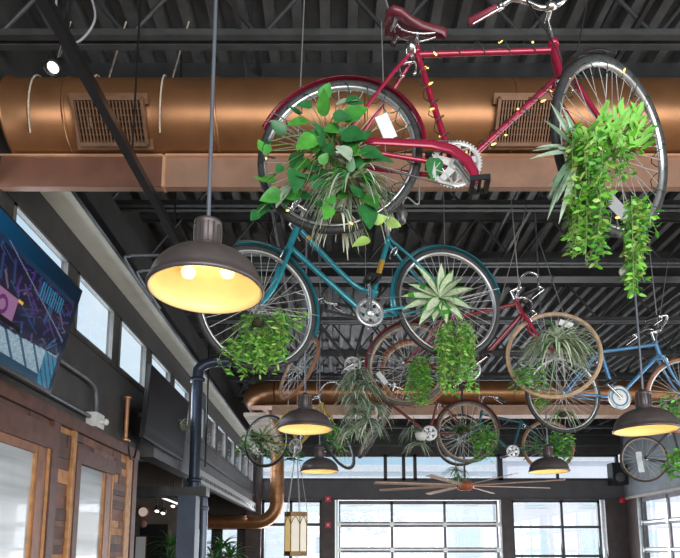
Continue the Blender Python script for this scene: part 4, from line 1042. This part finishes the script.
# 1 pothos in red rear wheel
def pothos():
    c0 = at(330, 150, 2.5); t = plant_thing('large leaved green pothos in the rear wheel of the red bicycle', c0); lf = MB(); sm_ = MB()
    L = [(325, 116, .10, 0, 80), (344, 120, .11, 1, 20), (308, 122, .10, 0, 200), (316, 138, .11, 0, 230), (342, 135, .12, 2, -30), (300, 152, .10, 2, 250), (285, 134, .08, 2, 150), (296, 170, .11, 2, 260),
         (328, 170, .11, 1, 270), (338, 185, .09, 2, 230), (352, 155, .08, 0, 30), (360, 152, .11, 2, -10), (372, 160, .10, 2, -20), (355, 168, .09, 0, 10), (362, 178, .06, 2, 0), (348, 192, .08, 0, 240), (362, 196, .12, 1, -40),
         (366, 205, .12, 2, -70), (300, 190, .11, 1, 220), (290, 186, .11, 4, 250), (282, 194, .10, 1, 200), (276, 180, .08, 0, 190), (264, 182, .05, 0, 160), (268, 204, .09, 2, 240), (330, 206, .08, 0, 250), (372, 222, .07, 3, 30),
         (370, 240, .08, 3, 200), (386, 222, .07, 3, -10), (322, 100, .08, 1, 60), (336, 105, .10, 4, 20), (346, 101, .08, 2, -10), (312, 106, .07, 2, 190), (300, 115, .06, 2, 140), (340, 146, .10, 4, -60), (330, 128, .12, 1, -90),
         (270, 146, .05, 1, 250), (264, 152, .06, 0, 100), (435, 158, .10, 2, 260), (440, 170, .08, 0, 230), (258, 212, .06, 2, 230), (310, 160, .09, 1, 210), (352, 140, .09, 1, -80)]
    for k in range(46): L.append((rnd.gauss(330, 18), rnd.gauss(160, 24), rnd.uniform(.05, .085), rnd.choice([1, 2, 2, 2, 1, 2]), rnd.uniform(0, 360)))
    for (px, py, s, mi, ang) in L:
        p = at(px, py, 2.46 + rnd.uniform(-.1, .06)); a = R(ang + rnd.uniform(-15, 15)); d = Vector((math.cos(a), rnd.uniform(-.5, .1), math.sin(a) * .9)).normalized()
        nn = Vector((rnd.uniform(-.6, .6), -1, rnd.uniform(-.2, .8))).normalized()
        lf.leaf(p, d, nn, s * .98, s * .80, mi, droop=.25, seg=6, fold=.22)
        q = c0 + rdir() * .03
        if px < 420: sm_.tube(bez([q, lerp(q, p, .5) + Z_ * .03, p], 4), .0022, 5)
    lf.build('leaves', [G2, mat('pothos green', (.05, .25, .035), .35, 0, .3, 25), G3, G4, C2], t); sm_.build('stems', stemM, t)
pothos()
def add_spider(label, px, py, D, n, L, w, mats_, **k):
    c = at(px, py, D); t = plant_thing(label, c, name='spider_plant'); lf = MB(); spider(lf, c, n, L, w, list(range(len(mats_))), **k); lf.build('leaves', mats_, t)
    MB().lathe(c - Z_ * .02, Z_, [(0, -.03), (.03, -.02), (.035, 0), (.02, .02), (0, .025)], 12).build('root_ball', mat('dark moss', (.06, .05, .03), .9), t); return t
add_spider('white striped spider plant trailing from the red rear wheel', 352, 180, 2.45, 120, .27, .011, [C1, C1, C2, G2], up=.5, droop=2.2)
add_spider('pale spider plant tuft hanging between the red wheel and the teal frame', 338, 214, 2.5, 45, .20, .012, [C1, C1, C2], up=.1, droop=2.6, fwd=.4)
def curtain(label, tops, D, jit, leaf, w, mats_, name='hanging_plant', extra=None, **k):
    c = at(tops[0][0], tops[0][1], D); t = plant_thing(label, c, name=name); lf = MB(); sm_ = MB(); strands(lf, sm_, tops, D, jit, leaf, w, list(range(len(mats_))), **k)
    if extra: extra(lf)
    lf.build('leaves', mats_, t); sm_.build('stems', stemM, t); return t
def rt(n, x0, x1, a0, a1, b0, b1): return [(rnd.uniform(x0, x1), rnd.uniform(a0, a1), rnd.uniform(b0, b1)) for _ in range(n)]
curtain('bright green vine hanging long from the left of the red front wheel', rt(60, 570, 604, 122, 215, 175, 268), 2.1, .09, .030, .015, [G1, G1, G2, G4], sway=.02, step=.009)
curtain('bushy green foliage across the hub of the red front wheel', rt(46, 578, 640, 118, 145, 140, 182), 2.14, .11, .032, .015, [G1, G1, G2, G4], sway=.04, step=.010, extra=lambda lf: [lf.leaf(at(rnd.uniform(585, 640), rnd.uniform(115, 150), 2.1), Vector((rnd.uniform(-.4, 1), -.3, rnd.uniform(0, 1))), -Y_, .06, .02, 0) for _ in range(60)])
curtain('green vine hanging from the bottom of the red front wheel beside the medallion', rt(24, 627, 643, 190, 225, 240, 298), 2.05, .05, .030, .015, [G1, G1, G2, G4], sway=.015, step=.009)
curtain('small green sprig at the right of the red front wheel bottom', rt(5, 640, 660, 203, 212, 222, 234), 2.05, .04, .032, .014, [G1, G2], sway=.01, step=.009)
def fronds():
    c = at(573, 150, 2.1); t = plant_thing('grey green strappy fronds at the left edge of the red front wheel', c, name='frond_plant'); lf = MB()
    for (x0, y0, x1, y1) in [(572, 140, 552, 104), (574, 142, 560, 100), (572, 145, 545, 120), (575, 150, 536, 142), (573, 152, 530, 156), (574, 156, 540, 148), (570, 160, 548, 195), (572, 160, 545, 215), (574, 165, 556, 200), (572, 150, 533, 150), (576, 140, 566, 112), (575, 165, 549, 185), (576, 170, 558, 222), (575, 150, 555, 128)]:
        p = at(x0, y0, 2.12 + rnd.uniform(-.05, .05)); q = at(x1, y1, 2.1 + rnd.uniform(-.08, .05)); lf.leaf(p, q - p + Z_ * .02, Vector((rnd.uniform(-.3, .3), -1, .3)), (q - p).length * 1.05, .022, rnd.choice([0, 1, 0]), mi2=rnd.choice([0, 1]), droop=.3, seg=5)
    lf.build('leaves', [C3, C2, G3], t)
fronds()
# 3 teal front wheel fern
curtain('bright fern like plant in the front wheel of the teal bicycle', rt(40, 244, 284, 315, 335, 340, 362) + rt(26, 228, 252, 335, 350, 355, 378) + rt(22, 258, 274, 335, 350, 355, 376) + rt(16, 270, 306, 303, 325, 322, 342), 3.15, .12, .04, .014, [G1, G2, G1, G4], name='fern_plant', sway=.05, step=.011)
add_spider('fine pale fern tuft at the hub of the teal front wheel', 258, 318, 3.12, 40, .20, .009, [G4, C2, G2], up=.2, droop=1.6)
# 5 teal rear: star leaves
def star():
    c = at(440, 297, 3.42); t = plant_thing('cream variegated star shaped plant in the rear wheel of the teal bicycle', c, name='dumb_cane_plant'); lf = MB()
    for (x, y) in [(416, 262), (441, 264), (462, 276), (472, 286), (472, 306), (464, 318), (447, 322), (433, 320), (418, 322), (402, 306), (402, 293), (410, 282), (455, 300), (425, 310), (452, 270)]:
        q = at(x, y, 3.3 + rnd.uniform(-.05, .08)); lf.vleaf(c, q - c, Vector((rnd.uniform(-.3, .3), -1, .5)), (q - c).length * 1.03, .068, 0, 1, .15)
    lf.build('leaves', [G2, mat('leaf cream core', (.66, .74, .55), .5, 0, .2, 60)], t); MB().tube([c, c - Z_ * .08 + Y_ * .03], .008, 6).build('stems', stemM, t)
star()
curtain('dense bright green curtain hanging from the teal rear wheel', rt(60, 437, 474, 318, 345, 345, 396), 3.42, .09, .030, .016, [G1, G1, G2, G4], sway=.01, step=.011)
curtain('green curtain hanging from the hub of the maroon rear wheel', rt(36, 408, 430, 356, 375, 380, 408), 4.65, .08, .038, .018, [G1, G2, G1], sway=.01, step=.014)
# 7 maroon front
add_spider('white striped spider plant filling the tan tyred front wheel', 558, 342, 4.33, 260, .34, .015, [C1, C2, C1, C1, G2], up=.9, droop=2.3, fwd=.35)
curtain('green fern at the lower left of the tan tyred front wheel', rt(24, 512, 545, 362, 378, 376, 396), 4.3, .10, .05, .014, [G1, G2, C2, G2], name='fern_plant', sway=.04, step=.015)
curtain('green plant hanging below the tan tyred wheel', rt(8, 538, 556, 390, 398, 402, 412), 4.6, .08, .045, .018, [G2, G1], sway=.03, step=.015)
add_spider('sparse pale spider plant in the light blue rear wheel', 563, 412, 5.0, 40, .22, .011, [C2, C1, G2], up=.5, droop=2.0)
# 8 cascade
def casc(label, px, py, D, n, L, w, mats_, tiers, **k):
    c = at(px, py, D); t = plant_thing(label, c, name='spider_plant'); lf = MB()
    for i, (dx, dy) in enumerate(tiers): spider(lf, at(px + dx, py + dy, D + rnd.uniform(-.1, .1)), n, L, w, list(range(len(mats_))), **k)
    if 'white pot' in label: MB().lathe(at(px + 7, py + 6, D - .15), Z_, [(0, -.045), (.045, -.04), (.06, .0), (.065, .03), (.058, .03), (.05, 0), (0, -.02)], 20).build('pot', whiteM, t)
    lf.build('leaves', mats_, t); sm_ = MB(); P = [at(px + dx, py + dy, D) for dx, dy in tiers]; sm_.tube(bez([c + Z_ * .15] + P, 4), .004, 5); sm_.build('stems', stemM, t)
casc('grey green spider plant cascading left of the maroon rear wheel', 358, 372, 4.7, 56, .23, .011, [C2, C1, C3, C2], [(0, 0), (-6, 10), (8, 14), (-4, 24), (6, 30), (0, 40), (10, 50), (-4, 56), (16, 36)], up=.6, droop=2.2)
casc('spider plant with white pot top hanging below the red brown frame', 414, 430, 6.4, 34, .26, .012, [C2, C1, C3], [(0, 0), (4, 14)], up=.7, droop=2.4)
casc('small strappy plant hanging just above the ceiling fan hub', 456, 470, 7.0, 30, .22, .014, [C2, C3, G2], [(0, 0), (2, 8)], up=.8, droop=2.0)
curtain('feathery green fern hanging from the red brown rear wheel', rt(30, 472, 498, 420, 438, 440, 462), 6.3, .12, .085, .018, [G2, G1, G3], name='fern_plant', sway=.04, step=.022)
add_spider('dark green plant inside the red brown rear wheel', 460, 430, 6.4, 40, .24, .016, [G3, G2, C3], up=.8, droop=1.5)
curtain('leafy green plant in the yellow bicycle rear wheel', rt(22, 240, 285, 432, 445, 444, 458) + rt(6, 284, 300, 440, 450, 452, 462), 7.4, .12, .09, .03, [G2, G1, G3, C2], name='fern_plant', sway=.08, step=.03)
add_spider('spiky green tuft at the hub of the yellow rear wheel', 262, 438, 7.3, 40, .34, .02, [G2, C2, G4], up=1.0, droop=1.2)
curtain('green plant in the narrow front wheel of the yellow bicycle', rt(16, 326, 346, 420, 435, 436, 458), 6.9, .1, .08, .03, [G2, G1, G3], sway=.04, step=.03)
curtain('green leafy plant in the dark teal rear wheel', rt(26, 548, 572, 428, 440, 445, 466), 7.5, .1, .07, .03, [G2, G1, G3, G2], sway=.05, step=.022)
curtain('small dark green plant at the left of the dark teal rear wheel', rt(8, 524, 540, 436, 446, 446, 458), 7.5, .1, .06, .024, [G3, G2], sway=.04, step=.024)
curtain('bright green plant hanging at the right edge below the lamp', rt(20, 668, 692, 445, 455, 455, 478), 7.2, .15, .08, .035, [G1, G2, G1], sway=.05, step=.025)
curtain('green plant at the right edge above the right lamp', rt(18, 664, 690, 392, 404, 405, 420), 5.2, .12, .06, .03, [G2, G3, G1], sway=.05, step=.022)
for (x_, y_, d_, lb_) in ((640, 118, 2.14, 'short steel wire tying the vine to the red front wheel'),): cable(lb_, at(x_ - 28, y_, d_), at(x_ - 28, y_ - 48, d_), .0015)
add_spider('dried pale plant hanging at the upper right edge beside the lamp', 672, 402, 5.6, 40, .3, .014, [mat('straw leaf', (.45, .38, .24), .6), C2], up=.6, droop=1.6)
add_spider('small pale leafed plant on the box beam beside the thick pipe', 177, 427, 7.6, 90, .19, .018, [C1, C1, C2], up=1.2, droop=.9)
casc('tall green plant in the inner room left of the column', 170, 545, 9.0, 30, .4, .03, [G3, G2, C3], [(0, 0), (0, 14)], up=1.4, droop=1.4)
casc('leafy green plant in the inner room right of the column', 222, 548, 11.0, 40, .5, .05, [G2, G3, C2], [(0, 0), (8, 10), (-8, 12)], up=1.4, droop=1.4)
for o in list(bpy.data.objects):
    if '_o' in o: del o['_o']
